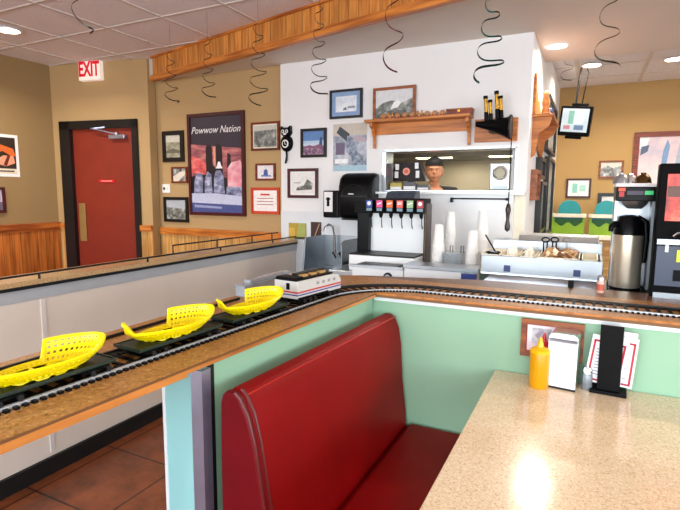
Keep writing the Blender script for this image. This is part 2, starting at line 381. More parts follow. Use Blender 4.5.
# T-bar grid, one mesh, part of the ceiling
g = MB(); gx0, gy0, gs = -2.37*1.038, 2.35*1.038-.01, .61
def clipbar(): pass
k = -6
cl = cei.location
def beamY(x): return beamA.y+(x-beamA.x)*bd.y/bd.x
y = gy0-gs*9
while y < YF:
    if y < beamY(XL):
        xe = min(XE, beamA.x+(y-beamA.y)/(bd.y/bd.x)) if y > beamY(XE) else XE
        g.box(XL, xe, y-.012, y+.012, ZC-.006, ZC+.001)
    elif y > 4.95: g.box(XRET, XE, y-.012, y+.012, ZC-.006, ZC+.001)
    y += gs
x = gx0-gs*5
while x < XE:
    if x > XL: g.box(x-.012, x+.012, YB, min(beamY(x), 9), ZC-.007, ZC+.001)
    x += gs
for x in (-.21, .44, 1.05, 1.66, 2.27): g.box(x-.02, x+.02, 4.9, YF, ZC-.007, ZC+.001)
gg = g.build('ceiling_grid', mat('ceiling_t_bar','d6cdc6',.6,var=.03), cei, world=True)
# lowered plaster soffit between the beam and the back wall
sf = MB(); pts = [(-4.4, beamY(-4.4)+.002), (XE, beamY(XE)+.002), (XE, 4.9), (XRET-.0, 4.9), (XRET, YW), (-4.4, YW)]
sf.prism(pts, ZS, ZC)
struct('ceiling_soffit', sf, M_SOFFIT)
struct('ceiling_kitchen', MB().box(-3.1, XRET-.13, YW+.12, 6.2, ZS, ZS+.05), M_SOFFIT)
# pine beam / fascia
zbb = None
pb = PZ(155,57,ZC); d_ = ray(155,81.5); tt = math.hypot(pb.x, pb.y)/math.hypot(d_.x, d_.y); zbb = H+d_.z*tt
bm_o = bpy.data.objects.new('trim_9', None); COL.objects.link(bm_o); bm_o.location = (beamA.x, beamA.y, 0); bm_o.rotation_euler = (0,0,bang); tag(bm_o, kind='structure')
Lb = (bR-beamA).length+.1
MB().box(-.0, Lb, -.03, -.002, zbb+.03, ZC-.002).build('fascia_boards', M_WOODZ, bm_o)
MB().box(-.02, Lb, -.055, -.001, zbb, zbb+.045).box(-.02, Lb, -.042, -.002, zbb+.045, zbb+.058).build('lower_rail', M_WOODX, bm_o)
MB().box(-.02, Lb, -.045, -.002, ZC-.02, ZC-.001).build('upper_rail', M_WOODX, bm_o)
# divider half wall with cap
XD = -2.42; ZD = 1.015
struct('wall_divider', MB().box(XD-.14, XD, -1.6, YW-.05, 0, ZD-.02), M_DIV)
struct('baseboard_divider', MB().box(XD, XD+.02, -1.6, YW-.6, 0, .088), M_DARK)
struct('trim_10', MB().box(XD, XD+.006, PX(43,310,XD).y-.012, PX(43,310,XD).y+.012, .11, ZD-.1), mat('seam_strip','e6ddd6',.4))
struct('trim_11', MB().box(XD, XD+.008, -1.6, YW-.05, ZD-.095, ZD-.02), mat('grey_trim_strip','b4b6ba',.4,var=.04))

# ------------------------------------------------------------------ divider cap carrying a second raised track
cap = thing('divider_cap', 'long narrow tan ledge with black guard rails along the top of the half wall', 'ledge', (XD-.08, 0, ZD-.02))
MB().box(XD-.2, XD+.02, -1.6, YW-.055, ZD-.02, ZD+.005).build('ledge_top', M_CAP, cap, world=True)
rl = MB().box(XD-.01, XD+.026, -1.6, YW-.06, ZD-.034, ZD-.018); rl.build('lower_edge_strip', M_MBLACK, cap, world=True)
MB().tube([(XD+.01,-1.6,ZD+.032),(XD+.01,YW-.06,ZD+.032)], .0055, 6).build('front_rail', M_MBLACK, cap, world=True)
for i in range(8):
    yy = -1.2+.68*i
    MB().tube([(XD+.01,yy,ZD),(XD+.01,yy,ZD+.03)], .006, 6).build('post', M_MBLACK, cap, world=True)
ys = PX(173,248,XD-.19).y
MB().tube([(XD-.19,ys,ZD),(XD-.19,ys,ZD+.06),(XD-.19,YW-.06,ZD+.06)], .0055, 6).build('rear_rail', M_MBLACK, cap, world=True)
for px in (217, 252, 272):
    yy = PX(px,240,XD-.19).y
    MB().tube([(XD-.19,yy,ZD),(XD-.19,yy,ZD+.06)], .006, 6).build('post', M_MBLACK, cap, world=True)

# ------------------------------------------------------------------ L-shaped counter
ZT = 1.018
ct = thing('train_counter', 'L-shaped speckled brown service counter with wood edging beside the red booth', 'counter', (-1.1, 1.2, ZT-.03))
cpts = [(-.865+SK*(-.7),-1.6),(-.865+SK*(-.7),.3),(-.865+SK,2.0),(XE,2.0),(XE,2.36),(-.9,2.36),(-1.12,2.36),(-1.31,2.2),(-1.31,-1.6)]
MB().prism(cpts, ZT-.007, ZT).build('countertop', M_COUNTER, ct, world=True)
MB().prism([(-1.12,2.361),(XE,2.361),(XE,2.56),(-.45,2.56),(-1.05,2.40)], ZT-.018, ZT-.002).build('rear_countertop', M_DCOUNT, ct, world=True)
MB().box(-.885,-.866,.3,.905,ZT-.026,ZT-.0072).box(-.885,-.867,.905,1.99,ZT-.019,ZT-.0072).skew().box(-.9235,-.9045,-1.6,.3,ZT-.026,ZT-.006).box(-1.31,-1.29,-1.6,2.2,ZT-.03,ZT-.019).build('edge_strip', M_EDGEW, ct, world=True)
MB().box(-.8655,-.8635,.3,1.99,ZT-.007,ZT-.001).skew().build('edge_band', mat('dark_edge_band','6e4420',.4), ct, world=True)
MB().box(-.81,XE,1.992,2.0,ZT-.018,ZT-.001).build('edge_band', M_EDGEW, ct, world=True)
MB().box(-1.29,-.93,-1.6,.955,ZT-.028,ZT-.0075).box(-1.1,-.885,.956,1.99,ZT-.0185,ZT-.0075).box(-1.1,XE,1.99,2.35,ZT-.0185,ZT-.0075).build('underlay', mat('raw_board','7a5634',.7), ct, world=True)
MB().box(PZ(571,285,1.02).x-.012, PZ(571,285,1.02).x+.012, 2.545, 2.575, ZT-.03, ZT+.03).build('latch', M_BLACK, ct, world=True)
# half walls carrying the counter
YE = .97
struct('wall_booth_left', MB().box(-1.0,-.890,YE,2.01,0,ZT-.02).skew(), M_GREEN)
struct('wall_booth_end', MB().box(-1.005,-.91,YE-.012,YE-.001,0,ZT-.029), M_BLUEGREEN)
struct('trim_12', MB().box(-.91,-.872,YE-.014,YE+.02,0,ZT-.029), M_ALU)
struct('trim_13', MB().box(-1.014,-1.004,YE-.014,YE+.02,0,ZT-.029), M_TRIMW)
struct('trim_14', MB().box(-.893,-.886,YE+.0205,YE+.05,.0,ZT-.03), M_DARK)
struct('wall_booth_back', MB().box(-.96,XE,2.018,2.12,0,ZT-.02), M_GREEN)
struct('trim_15', MB().box(-.825,XE,2.004,2.02,ZT-.036,ZT-.019), M_TRIMW)
struct('wall_counter_back', MB().box(-.44,XE,2.5,2.55,0,ZT-.02), M_DARK)

# ------------------------------------------------------------------ model railway track
TX, TR, TY0 = -1.003, .38, 1.80      # where the curve starts
TH = math.atan(SK+.005); T90 = PI/2-TH
def trk(s):
    """s metres along the track (s = y on the straight) -> (x, y, heading)"""
    if s < TY0: return TX-(TY0-s)*math.tan(TH), s, T90
    L1 = TR*T90
    cx, cy = TX+TR*math.sin(T90), TY0-TR*math.cos(T90)
    if s < TY0+L1:
        h = T90-(s-TY0)/TR; return cx-TR*math.sin(h), cy+TR*math.cos(h), h
    return cx+(s-TY0-L1), cy+TR, 0
SEND = TY0+TR*PI/2+2.4
track = thing('model_railway_track', 'black sectional model railway track with silver rails curving round the counter corner', 'track', (TX, 1.0, ZT))
def offs(s, o):
    x, y, h = trk(s); return x+math.sin(h)*o, y-math.cos(h)*o
def ribbon(name, o0, o1, z0, z1, m, s0=-1.5):
    mb = MB(); n = 120; vs = []
    for i in range(n+1):
        s = s0+(SEND-s0)*i/n
        a = offs(s,o0); b = offs(s,o1); vs += [(a[0],a[1],z0),(b[0],b[1],z0),(b[0],b[1],z1),(a[0],a[1],z1)]
    fs = [(i*4+k, i*4+(k+1)%4, (i+1)*4+(k+1)%4, (i+1)*4+k) for i in range(n) for k in range(4)]+[(0,1,2,3),(n*4+3,n*4+2,n*4+1,n*4)]
    mb.add(vs, fs); return mb.build(name, m, track, world=True)
RG = .068
M_RAIL = mat('silver_rail','d8dade',.3,metal=.6,var=.05)
ribbon('rail', RG-.004, RG+.004, ZT+.002, ZT+.009, M_RAIL)
ribbon('rail', -RG-.004, -RG+.004, ZT+.002, ZT+.0085, mat('dark_rail','3a3634',.4,metal=.6))
ribbon('roadbed_edge', RG-.03, RG-.006, ZT+.0005, ZT+.004, M_BLACK)
ribbon('roadbed_edge', -RG-.012, -RG+.03, ZT+.0005, ZT+.004, M_BLACK)
MB().box(-1.252,-1.245,-1.5,1.6,ZT,ZT+.009).build('guard_strip', M_MBLACK, track, world=True)
ti = MB(); s = -1.5; n = 0
while s < SEND:
    x, y, h = trk(s); c_ = Vector((x,y,ZT+.003)); a = Vector((math.sin(h),-math.cos(h),0)); t = Vector((math.cos(h),math.sin(h),0))
    p, q = c_+a*(RG+.016), c_-a*(RG+.012)
    ti.bar(p, c_+a*(RG-.03), .009, .006)
    if n % 2 == 0: ti.bar(c_+a*(RG-.03), q, .011, .004)
    s += .018; n += 1
tag(ti.build('ties', M_BLACK, track, world=True), kind='stuff')

# ------------------------------------------------------------------ train: flatcars, baskets, engine
def place_on(o, s, z): x, y, h = trk(s); o.location = (x, y, z); o.rotation_euler = (0,0,h)
def flatcar():
    t = thing('flatcar', '', 'train car')
    MB().box(-.152,.152,-.052,.052,.013,.019).box(-.148,.148,-.046,.046,.009,.013).build('deck', M_CAR, t, bevel=.0015)
    m = MB()
    for sx in (-.152,.148): m.box(sx,sx+.004,-.053,.053,.018,.022)
    for sy in (-.052,.049): m.box(-.152,.152,sy,sy+.003,.018,.0215)
    m.build('side_rim', M_CAR, t)
    for sx in (-.1,.1):
        b = MB().box(sx-.035,sx+.035,-.05,.05,.0035,.009).build('truck', M_BLACK, t)
        for wx in (-.02,.02):
            for wy in (-.067,.067): MB().disc((sx+wx,wy,.0065),.0062,'Y',.005,14).tube([(sx+wx,0,.0065),(sx+wx,wy,.0065)],.0015,6).build('wheel', M_MBLACK, b)
    MB().box(-.176,-.148,-.006,.006,.006,.011).build('coupler', M_BLACK, t)
    MB().box(.148,.176,-.006,.006,.006,.011).build('coupler', M_BLACK, t)
    return t
ZTR = ZT+.0088
car0 = flatcar()
car_s = [.30, .745, 1.19, 1.60]
lab = ['dark green flatcar entering at the left edge of the picture under the nearest yellow basket',
       'dark green flatcar on the counter track below the first full yellow basket from the left',
       'dark green flatcar under the middle yellow basket above the green panel',
       'dark green flatcar coupled directly behind the striped engine']
car_s = [.33, .755, 1.18, 1.60]
spots = [(.665, 'dark green flatcar under the leftmost yellow basket'),
         (1.035, 'dark green flatcar under the middle yellow basket'),
         (1.385, 'dark green flatcar under the third yellow basket, just behind the engine')]
cars = []
def basket():
    t = thing('food_basket', '', 'basket')
    A, B = .147, .070; nseg = 56
    def rim(a):       # rim height round the oval; a=0 is the leading end, +90deg the far side
        d = math.degrees(a) % 360
        def sm(x, e0, e1):
            q = min(1, max(0, (x-e0)/(e1-e0))); return q*q*(3-2*q)
        h = .008
        if d < 72: h = .050
        elif d < 150: h = .008
        elif d < 176: h = .052
        elif d < 196: h = .052-.022*sm(d, 176, 196)
        elif d < 300: h = .030
        else: h = .030+.020*sm(d, 300, 350)
        return h
    def pt(a, v):
        h = rim(a)*v; f = .62+.38*min(1, (rim(a)*v/.03))**.6 + max(0, rim(a)*v-.03)*1.2
        return (A*f*math.cos(a), B*f*math.sin(a), .004+h)
    w = MB(); rows_low, rows_hi = 2, 4
    for i in range(nseg):
        a0 = 2*PI*i/nseg; a1 = 2*PI*(i+1)/nseg; am = (a0+a1)/2
        nr = rows_hi if rim(am) > .046 else rows_low
        def q(u, v): return pt(a0+(a1-a0)*u*.9999, v)
        for r_ in range(nr):
            v0 = r_/nr; v1 = (r_+1)/nr
            last = r_ == nr-1
            hv0 = v0+(v1-v0)*.3; hv1 = v1-(v1-v0)*(.3 if not last else .42)
            P = [q(0,v0),q(1,v0),q(1,v1),q(0,v1),q(.25,hv0),q(.75,hv0),q(.75,hv1),q(.25,hv1)]
            w.add(P, [(0,1,5,4),(1,2,6,5),(2,3,7,6),(3,0,4,7)])
    wl = w.build('basket_wall', M_YEL, t, doubles=True)
    so = wl.modifiers.new('solid','SOLIDIFY'); so.thickness = .003
    b = MB(); b.lathe([(0,.003),(.62,.003)], (0,0,0), nseg, A, B)
    bo = b.build('basket_floor', M_YEL, t); so = bo.modifiers.new('solid','SOLIDIFY'); so.thickness = .003; so.offset = 1
    rm = MB(); rp = []
    for i in range(nseg*2+1):
        a = 2*PI*i/(nseg*2); rp.append(pt(a+1e-4, 1))
    rm.tube(rp, .0042, 6, cap=False); rm.build('rim', M_YEL, t, smooth=True)
    return t
bk0 = basket()
blabs = ['yellow perforated plastic basket nearest the camera, cut by the left edge of the photo',
         'middle yellow perforated basket of the three riding on the model train',
         'yellow perforated basket riding directly behind the striped white engine']
for i, (s, l) in enumerate(spots):
    o = car0 if i == 0 else copy_tree(car0)
    place_on(o, s, ZTR); tag(o, l, 'train car', 'flatcars of the model train')
    b = bk0 if i == 0 else copy_tree(bk0)
    place_on(b, s+.0, ZTR+.0195); tag(b, blabs[i], 'basket', 'yellow food baskets on the train')
o = copy_tree(car0); place_on(o, .29, ZTR); tag(o, 'empty dark green flatcar at the rear of the model train, left edge of the picture', 'train car', 'flatcars of the model train')
# engine
sx0, sx1 = 1.61, 1.93
xa, ya, _ = trk(sx0); xb, yb, _ = trk(sx1)
en = thing('model_engine', 'white model train engine with red and blue side stripes and black roof', 'model train', ((xa+xb)/2-.022, (ya+yb)/2-.005, ZTR), math.atan2(yb-ya, xb-xa))
M_ENG = mat('engine_white','c4c2be',.35,var=.03)
e0, e1, hw = -.155, .155, .056
MB().prismY([(e0,.014),(e1,.014),(e1,.05),(e1-.02,.07),(e1-.06,.076),(e0,.076)], -hw, hw).build('body', M_ENG, en, bevel=.003)
MB().box(e0-.001,e1+.001,-hw-.0015,hw+.0015,.026,.030).build('blue_stripe', mat('stripe_blue','1b2f8a',.4), en)
MB().box(e0-.001,e1+.001,-hw-.0015,hw+.0015,.035,.040).build('red_stripe', mat('stripe_red','c01525',.4), en)
MB().box(e0+.002,e1-.1,-hw-.001,hw+.001,.0142,.02).build('black_sill', M_BLACK, en)
MB().box(e0-.003,e1-.055,-hw+.006,hw-.006,.076,.082).box(e0-.002,e0+.05,-hw+.01,hw-.01,.082,.088).build('roof', M_BLACK, en, bevel=.002)
m = MB()
for k in range(3): m.box(-.09+.062*k,-.05+.062*k,-.03,.03,.082,.09)
m.build('roof_equipment', mat('tan_equipment','b48a52',.5), en)
MB().box(-.10,.09,-.012,.012,.082,.094).build('roof_duct', M_MBLACK, en)
MB().box(e1-.014,e1+.001,-.035,-.004,.052,.064).box(e1-.014,e1+.001,.004,.035,.052,.064).build('windscreen', M_GBLACK, en)
for k in range(4): MB().box(.09-.04*k,.108-.04*k,-hw-.001,-hw+.004,.052,.062).build('side_window', mat('grey_glass','8f8f92',.3), en)
MB().box(e0-.001,e0+.004,-.018,-.002,.045,.068).build('rear_door', M_GBLACK, en)
MB().lathe([(.006,0),(.006,.008),(.003,.01)], (.11,0,.076), 10).build('horn', M_BRASS, en)
for sx in (-.09,.085):
    b = MB().box(sx-.055,sx+.055,-.05,.05,.004,.014).build('truck', M_BLACK, en)
    for wx in (-.035,0,.035):
        for wy in (-.067,.067): MB().disc((sx+wx,wy,.0075),.0072,'Y',.005,14).tube([(sx+wx,0,.0075),(sx+wx,wy,.0075)],.0015,6).build('wheel', M_MBLACK, b)
MB().box(-.17,-.15,-.006,.006,.006,.011).build('coupler', M_BLACK, en)
MB().prismY([(.155,.003),(.168,.003),(.159,.014),(.15,.014)], -.045,.045).build('pilot', M_BLACK, en)
en.scale = (.96,1.05,1.12)
# clear plastic tub behind the engine on the rear edge of the counter
cp = PZ(283,276,ZT+.02)
tub = thing('plastic_tub', 'greyish clear plastic tub lying behind the striped engine', 'tub', (-1.276, 1.84, ZT), R(90))
m = MB()
m.prismY([(-.19,.0),(.19,.0),(.2,.045),(-.2,.045)], -.026, -.024).prismY([(-.19,.0),(.19,.0),(.2,.045),(-.2,.045)], .024, .026).box(-.19,.19,-.024,.024,.0,.003).box(-.196,-.192,-.024,.024,.002,.045).box(.192,.196,-.024,.024,.002,.045)
m.build('tub_walls', mat('frosted_plastic','b9c2cc',.2,trans=.4,var=.1,scale=30), tub)
MB().box(-.205,.205,-.03,.03,.045,.049).box(-.15,.15,-.018,.018,.049,.064).build('lid', MATS['frosted_plastic'], tub, bevel=.002)

# ------------------------------------------------------------------ booth bench
bn = thing('booth_bench', 'dark red vinyl booth bench with high tapered back and black seams', 'booth seat', (-.7, 1.5, 0))
BY0, BY1 = 1.0, 2.0
prof = [(-.842,.40),(-.842,.70),(-.838,.90),(-.832,.922),(-.82,.934),(-.795,.933),(-.778,.92),(-.755,.875),(-.735,.80),(-.71,.65),(-.675,.50),(-.66,.40)]
mb = MB(); n = len(prof); vs = []
ny = 10
for j in range(ny+1):
    y = BY0+.012+(BY1-BY0-.012)*j/ny
    for (x,z) in prof: vs.append((x,y,z))
fs = [(j*n+i,(j+1)*n+i,(j+1)*n+(i+1)%n,j*n+(i+1)%n) for j in range(ny) for i in range(n)]+[tuple(range(n)), tuple(ny*n+i for i in range(n-1,-1,-1))]
mb.add(vs, fs)
mb.skew(False).build('backrest', M_RED, bn, world=True, smooth=True, bevel=.008)
MB().prismY(prof, BY0-.012, BY0+.01).skew(False).build('end_panel', mat('dark_red_vinyl_end','66060f',.45,var=.1,spec=.18), bn, world=True, smooth=True, bevel=.004)
for yy in (BY0-.006, BY0+.02):
    MB().tube([(x,yy,z) for x,z in prof[5:]], .0042, 8).skew(False).build('piping', M_DRED, bn, world=True, smooth=True)
MB().tube([(-.778,BY0+.02,.921),(-.778,BY1,.921)], .003, 8).skew(False).build('piping', mat('red_piping','b01a14',.3), bn, world=True, smooth=True)
sb = MB().box(-.66,-.2,BY0-.03,BY1+.012,.34,.455); sb.build('seat', M_RED, bn, world=True, bevel=.025, smooth=True)
MB().box(-.83,-.26,BY0+.0,BY1,0.0,.34).build('base', mat('dark_base','2a1512',.6), bn, world=True)
MB().box(-.84,-.83,BY0,BY1,0,.4).build('back_board', mat('dark_base2','1a1214',.6), bn, world=True)

# ------------------------------------------------------------------ table
tb = thing('booth_table', 'glossy speckled beige laminate table against the green half wall', 'table', (.1, 1.4, 0))
tpts = [(-.30,.80),(-.28,.76),(.44,.76),(.46,.80),(.46,2.012),(-.30,2.012)]
MB().prism(tpts, .718, .75).build('tabletop', M_TABLE, tb, world=True, bevel=.003)
MB().lathe([(.04,0),(.04,.7)], (.08,1.4,.018), 20).build('pedestal', M_MBLACK, tb, world=True, smooth=True)
MB().box(-.2,.36,1.36,1.44,0,.02).box(.04,.12,1.1,1.7,0,.02).build('foot', M_MBLACK, tb, world=True)

# table items ---------------------------------------------------------------
p = PZ(538,387,.75)
mu = thing('mustard_bottle', 'yellow squeeze bottle of mustard with pointed nozzle beside the napkin dispenser', 'bottle', (p.x, p.y+.005, .75))
MB().lathe([(.031,0),(.034,.004),(.034,.124),(.032,.131)], seg=28).build('bottle_body', M_MUST, mu, smooth=True)
MB().lathe([(.0345,0),(.0345,.010),(.028,.016),(.013,.022),(.010,.036),(.004,.056)], (0,0,.129), 24).build('nozzle', mat('yellow_cap','f0b400',.3), mu, smooth=True)
k = thing('ketchup_bottle', 'red squeeze bottle standing behind the yellow mustard bottle', 'bottle', (p.x+.008, p.y+.064, .75))
MB().lathe([(.020,0),(.022,.004),(.022,.13),(.02,.137)], seg=24).build('bottle_body', M_REDP, k, smooth=True)
MB().lathe([(.022,0),(.022,.01),(.009,.02),(.007,.034),(.0035,.052)], (0,0,.136), 20).build('nozzle', M_REDP, k, smooth=True)
a = PZ(545.5,386.5,.75); b_ = PZ(575.5,392,.75)
nd = thing('napkin_dispenser', 'tall chrome napkin dispenser full of white napkins on the booth table', 'napkin dispenser', ((a.x+b_.x)/2, (a.y+b_.y)/2+.0, .75), math.atan2(b_.y-a.y, b_.x-a.x)-R(3))
w = (b_-a).length*.99; hh = .205
shell = MB().box(-w/2,-w/2+.003,0,.085,.0,hh-.02).box(w/2-.003,w/2,0,.085,.0,hh-.02).box(-w/2,w/2,.0,.085,0,.006).box(-w/2,w/2,.055,.085,.006,hh-.02)
arc = [(-w/2,hh-.02)]+[(-w/2+.02-.02*math.cos(t*PI/16), hh-.02+.02*math.sin(t*PI/16)) for t in range(1,9)]+[(w/2-.02+.02*math.sin(t*PI/16), hh-.02+.02*math.cos(t*PI/16)) for t in range(0,9)]
shell.prismY(arc, 0, .085)
shell.build('chrome_case', M_CHROME, nd, bevel=.001)
MB().box(-w/2+.002,w/2-.002,-.003,.055,.008,hh-.032).build('napkins', mat('napkin_paper','faf7fb',.8,var=.02), nd)
MB().box(-w/2,w/2,-.004,0,0,.008).build('front_lip', M_MBLACK, nd)
p = PZ(586.5,389,.75)
sh = thing('salt_shaker', 'small glass and steel shaker between the napkin dispenser and black stand', 'shaker', (p.x, p.y, .75))
MB().lathe([(.016,0),(.0175,.004),(.0175,.05),(.015,.062)], seg=20).build('glass_body', mat('smoky_glass','8a9096',.12,var=.2,scale=60,metal=.3), sh, smooth=True)
MB().lathe([(.0165,0),(.0165,.014),(.012,.024),(.001,.026)], (0,0,.06), 20).build('cap', M_CHROME, sh, smooth=True)
# black menu stand with menus
a = PZ(592,392,.75); b_ = PZ(624,396.5,.75); cx, cy = (a.x+b_.x)/2, (a.y+b_.y)/2
ms = thing('menu_stand', 'tall flat black metal menu stand with a foot plate on the table', 'menu stand', (cx, cy+.015, .75), R(-3))
MB().box(-.058,.058,-.03,.05,0,.012).build('foot_plate', M_BLACK, ms, bevel=.002)
MB().box(-.036,.036,-.012,.0,.012,.245).build('front_plate', M_BLACK, ms, bevel=.001)
MB().box(-.036,.036,.036,.046,.012,.21).build('rear_plate', M_BLACK, ms, bevel=.001)
def menu(label, x, rot, wd, hh, y, mt):
    o = thing('menu_card', label, 'menu', (x, y, .776), 0, 'menus in the black stand'); o.rotation_euler = (0, rot, R(-3))
    MB().box(-wd/2,wd/2,0,.002,0,hh).build('card', M_PAPER, o)
    e = .007; m = MB()
    for q in ((-wd/2+e,-wd/2+2*e,e,hh-e-.01),(wd/2-2*e,wd/2-e,e,hh-e-.01),(-wd/2+e,wd/2-e,e,2*e),(-wd/2+e,wd/2-e,hh-2*e-.01,hh-e-.01)): m.box(q[0],q[1],-.0006,0,q[2],q[3])
    m.build('red_border', mt, o)
    m = MB()
    for k in range(9): m.box(-wd/2+.02,wd/2-.02-.012*(k%3),-.0005,0,.03+k*(hh-.07)/9,.033+k*(hh-.07)/9)
    m.build('print_lines', mat('grey_print','8f95a8',.7), o)
    return o
mr = mat('menu_red','b5273a',.6)
menu('white menu card with red border leaning left behind the black stand post', cx-.022, R(7), .115, .175, cy+.020, mr)
menu('white menu card with red border leaning right behind the black stand post', cx+.03, R(4), .085, .180, cy+.0265, mr)
menu('tallest plain menu sheet at the back of the black stand', cx+.02, R(3), .10, .198, cy+.034, mat('menu_pale','b9c3cc',.6))

# ------------------------------------------------------------------ framed pictures
def art_obj(name, parent, w, h, layers, y):
    """layers: (material, polygon in 0..1 picture coordinates)"""
    mb = MB(); ms_ = []
    for i, (m, poly) in enumerate(layers):
        if m not in ms_: ms_.append(m)
        mb.mat(ms_.index(m)); yy = y-.0004*i
        mb.add([((u-.5)*w, yy, (v-.5)*h) for u, v in poly], [tuple(range(len(poly)))])
    return mb.build(name, ms_, parent)
FULL = [(0,0),(1,0),(1,1),(0,1)]
def rect(a,b,c_,d): return [(a,c_),(b,c_),(b,d),(a,d)]
def frame(label, pos, w, h, rz=0, fwd=.02, dep=.02, fm=None, mw=0, mm=None, layers=None, lean=0, group=None, name='framed_picture', cat='picture'):
    t = thing(name, label, cat, pos, rz, group); t.rotation_euler = (lean, 0, rz)
    if fm:
        m = MB(); a, b = w/2, h/2
        m.add([(-a,-dep,-b),(a,-dep,-b),(a,-dep,b),(-a,-dep,b),(-a+fwd,-dep,-b+fwd),(a-fwd,-dep,-b+fwd),(a-fwd,-dep,b-fwd),(-a+fwd,-dep,b-fwd),
               (-a,0,-b),(a,0,-b),(a,0,b),(-a,0,b),(-a+fwd,-dep*.4,-b+fwd),(a-fwd,-dep*.4,-b+fwd),(a-fwd,-dep*.4,b-fwd),(-a+fwd,-dep*.4,b-fwd)],
              [(0,1,5,4),(1,2,6,5),(2,3,7,6),(3,0,4,7),(0,8,9,1),(1,9,10,2),(2,10,11,3),(3,11,8,0),(4,5,13,12),(5,6,14,13),(6,7,15,14),(7,4,12,15),(12,13,14,15),(8,11,10,9)])
        m.build('frame', fm, t)
        y = -dep*.45
    else:
        fwd = 0; MB().box(-w/2,w/2,-.003,0,-h/2,h/2).build('sheet', M_PAPER, t); y = -.0035
    if mm: MB().box(-w/2+fwd,w/2-fwd,y-.001,y,-h/2+fwd,h/2-fwd).build('mat_board', mm, t); y -= .0015
    art_obj('picture', t, w-2*fwd-2*mw, h-2*fwd-2*mw, layers, y)
    return t
def onY(x0, y0, x1, y1, c):
    xm, ym = (x0+x1)/2, (y0+y1)/2; a = PY(x0,ym,c).x; b = PY(x1,ym,c).x; t = PY(xm,y0,c).z; u = PY(xm,y1,c).z
    return ((a+b)/2, c, (t+u)/2), abs(b-a), abs(t-u)
BW = [photo('bw_photo_%d'%i, c, s, seed=i) for i, (c, s) in enumerate([(('26292a','7d827e','c9c9c2'),16),(('2a2a2c','8c8f8f','dedfdd'),20),(('3a3d3b','777a75','e6e6e0'),14),(('5d5d52','9c9a86','cfcbb6'),10),(('e9e9ec','c9ccd2','6f7278'),18)])]
SKYB = photo('pale_blue_sky', ('8fb4d8','b9cfe6','dfe6ee'), 4, .5, 2)
def P_(n, *a): return mat(n, *a, rough=.4) if len(a) == 1 else None
def cm(hexs): return mat('ink_'+hexs, hexs, .4, var=.08, scale=30)
YP = YW-.001; YV = YW-.031
p, w, h = onY(163.5,131,184.5,162,YP)
frame('black framed faded landscape photo, topmost left of the tall sunset poster', p, w, h, fwd=.045, fm=M_FBLK, mw=.0, layers=[(BW[3],FULL),(cm('d2d0c2'),[(0,.7),(1,.68),(1,1),(0,1)]),(cm('6b6a58'),[(0,.3),(.5,.42),(1,.28),(1,.2),(0,.2)])])
p, w, h = onY(172.5,167,188,183,YP)
frame('small red-brown framed photo between two black framed photos', p, w, h, fwd=.018, fm=M_FRED, layers=[(BW[1],FULL),(cm('e4dccf'),[(0,0),(.4,0),(1,.6),(1,.9),(.5,.7),(0,.4)])])
p, w, h = onY(165,197,189,222,YP)
frame('black framed monochrome photo just above the pine rail, lowest left of the poster', p, w, h, fwd=.032, fm=M_FBLK, layers=[(BW[0],FULL),(cm('b5bcc6'),[(0,.62),(1,.55),(1,1),(0,1)]),(BW[2],[(.1,.1),(.6,.15),(.8,.5),(.3,.6)])])
# sunset poster
p, w, h = onY(190,112.5,246,215.5,YP)
sun = photo('poster_clouds', ('4a3038','a8606a','e59a8c'), 5, 1, 4)
red = photo('poster_red_cloud', ('a23040','e86a6a','f4a09a'), 8, 1, 2)
figs = photo('poster_people', ('3c4058','8c93b8','dfe2f2'), 14, 1, 1.5)
pnk = photo('poster_pink_blanket', ('d87a90','f0a8b4','f4dfe4'), 9)
L_ = [(cm('2b2838'),FULL),(sun,[(0,.3),(1,.3),(1,.72),(0,.78)]),(cm('38303f'),[(0,.72),(1,.66),(1,1),(0,1)]),(red,[(0,.42),(.3,.4),(.34,.5),(.2,.56),(0,.6)]),
      (cm('241c24'),[(.3,.3),(.3,.68),(.33,.71),(.42,.7),(.43,.5),(.5,.46),(.5,.7),(.55,.72),(.62,.68),(.63,.35),(.7,.35),(.72,.62),(.78,.6),(.8,.3)]),
      (cm('e8a890'),[(.45,.5),(.49,.5),(.49,.68),(.45,.68)]),(cm('1c1820'),[(0,.2),(1,.2),(1,.42),(.7,.36),(.3,.4),(0,.38)]),
      (figs,[(.04,.2),(.06,.34),(.1,.4),(.2,.42),(.24,.36),(.22,.2)]),(figs,[(.26,.2),(.27,.36),(.33,.43),(.4,.4),(.42,.2)]),(figs,[(.44,.2),(.46,.38),(.5,.44),(.58,.44),(.64,.38),(.66,.2)]),
      (cm('f6f4fa'),[(.49,.46),(.63,.46),(.6,.49),(.58,.53),(.54,.53),(.52,.49)]),(pnk,[(.72,.25),(.72,.46),(.8,.52),(.96,.54),(1,.5),(1,.25)]),(figs,[(.68,.1),(.7,.27),(1,.27),(1,.1)]),
      (cm('c5cbe6'),[(0,.1),(1,.08),(1,.17),(.5,.2),(0,.2)]),(cm('4a5590'),[(0,0),(1,0),(1,.08),(0,.1)]),(cm('9aa3cc'),[(.05,.05),(.6,.04),(.6,.06),(.05,.08)])]
pf = frame('large maroon framed sunset poster with rock spires and the white script Powwow Nation', p, w, h, fwd=.032, dep=.03, fm=M_FMAR, layers=L_, cat='poster', name='framed_poster')
text('Powwow Nation', .098, M_PAPER, pf, (0,-.022,h*.335), shear=.35, sx=.92)
p, w, h = onY(252,122,280,150.5,YP)
frame('brown framed monochrome crowd photo, topmost right of the sunset poster', p, w, h, fwd=.02, fm=M_FRED, mw=.012, mm=M_CREAM, layers=[(BW[0],FULL),(cm('c8c8bc'),[(0,.75),(1,.8),(1,1),(0,1)])])
p, w, h = onY(256.5,163.5,276,180.5,YP)
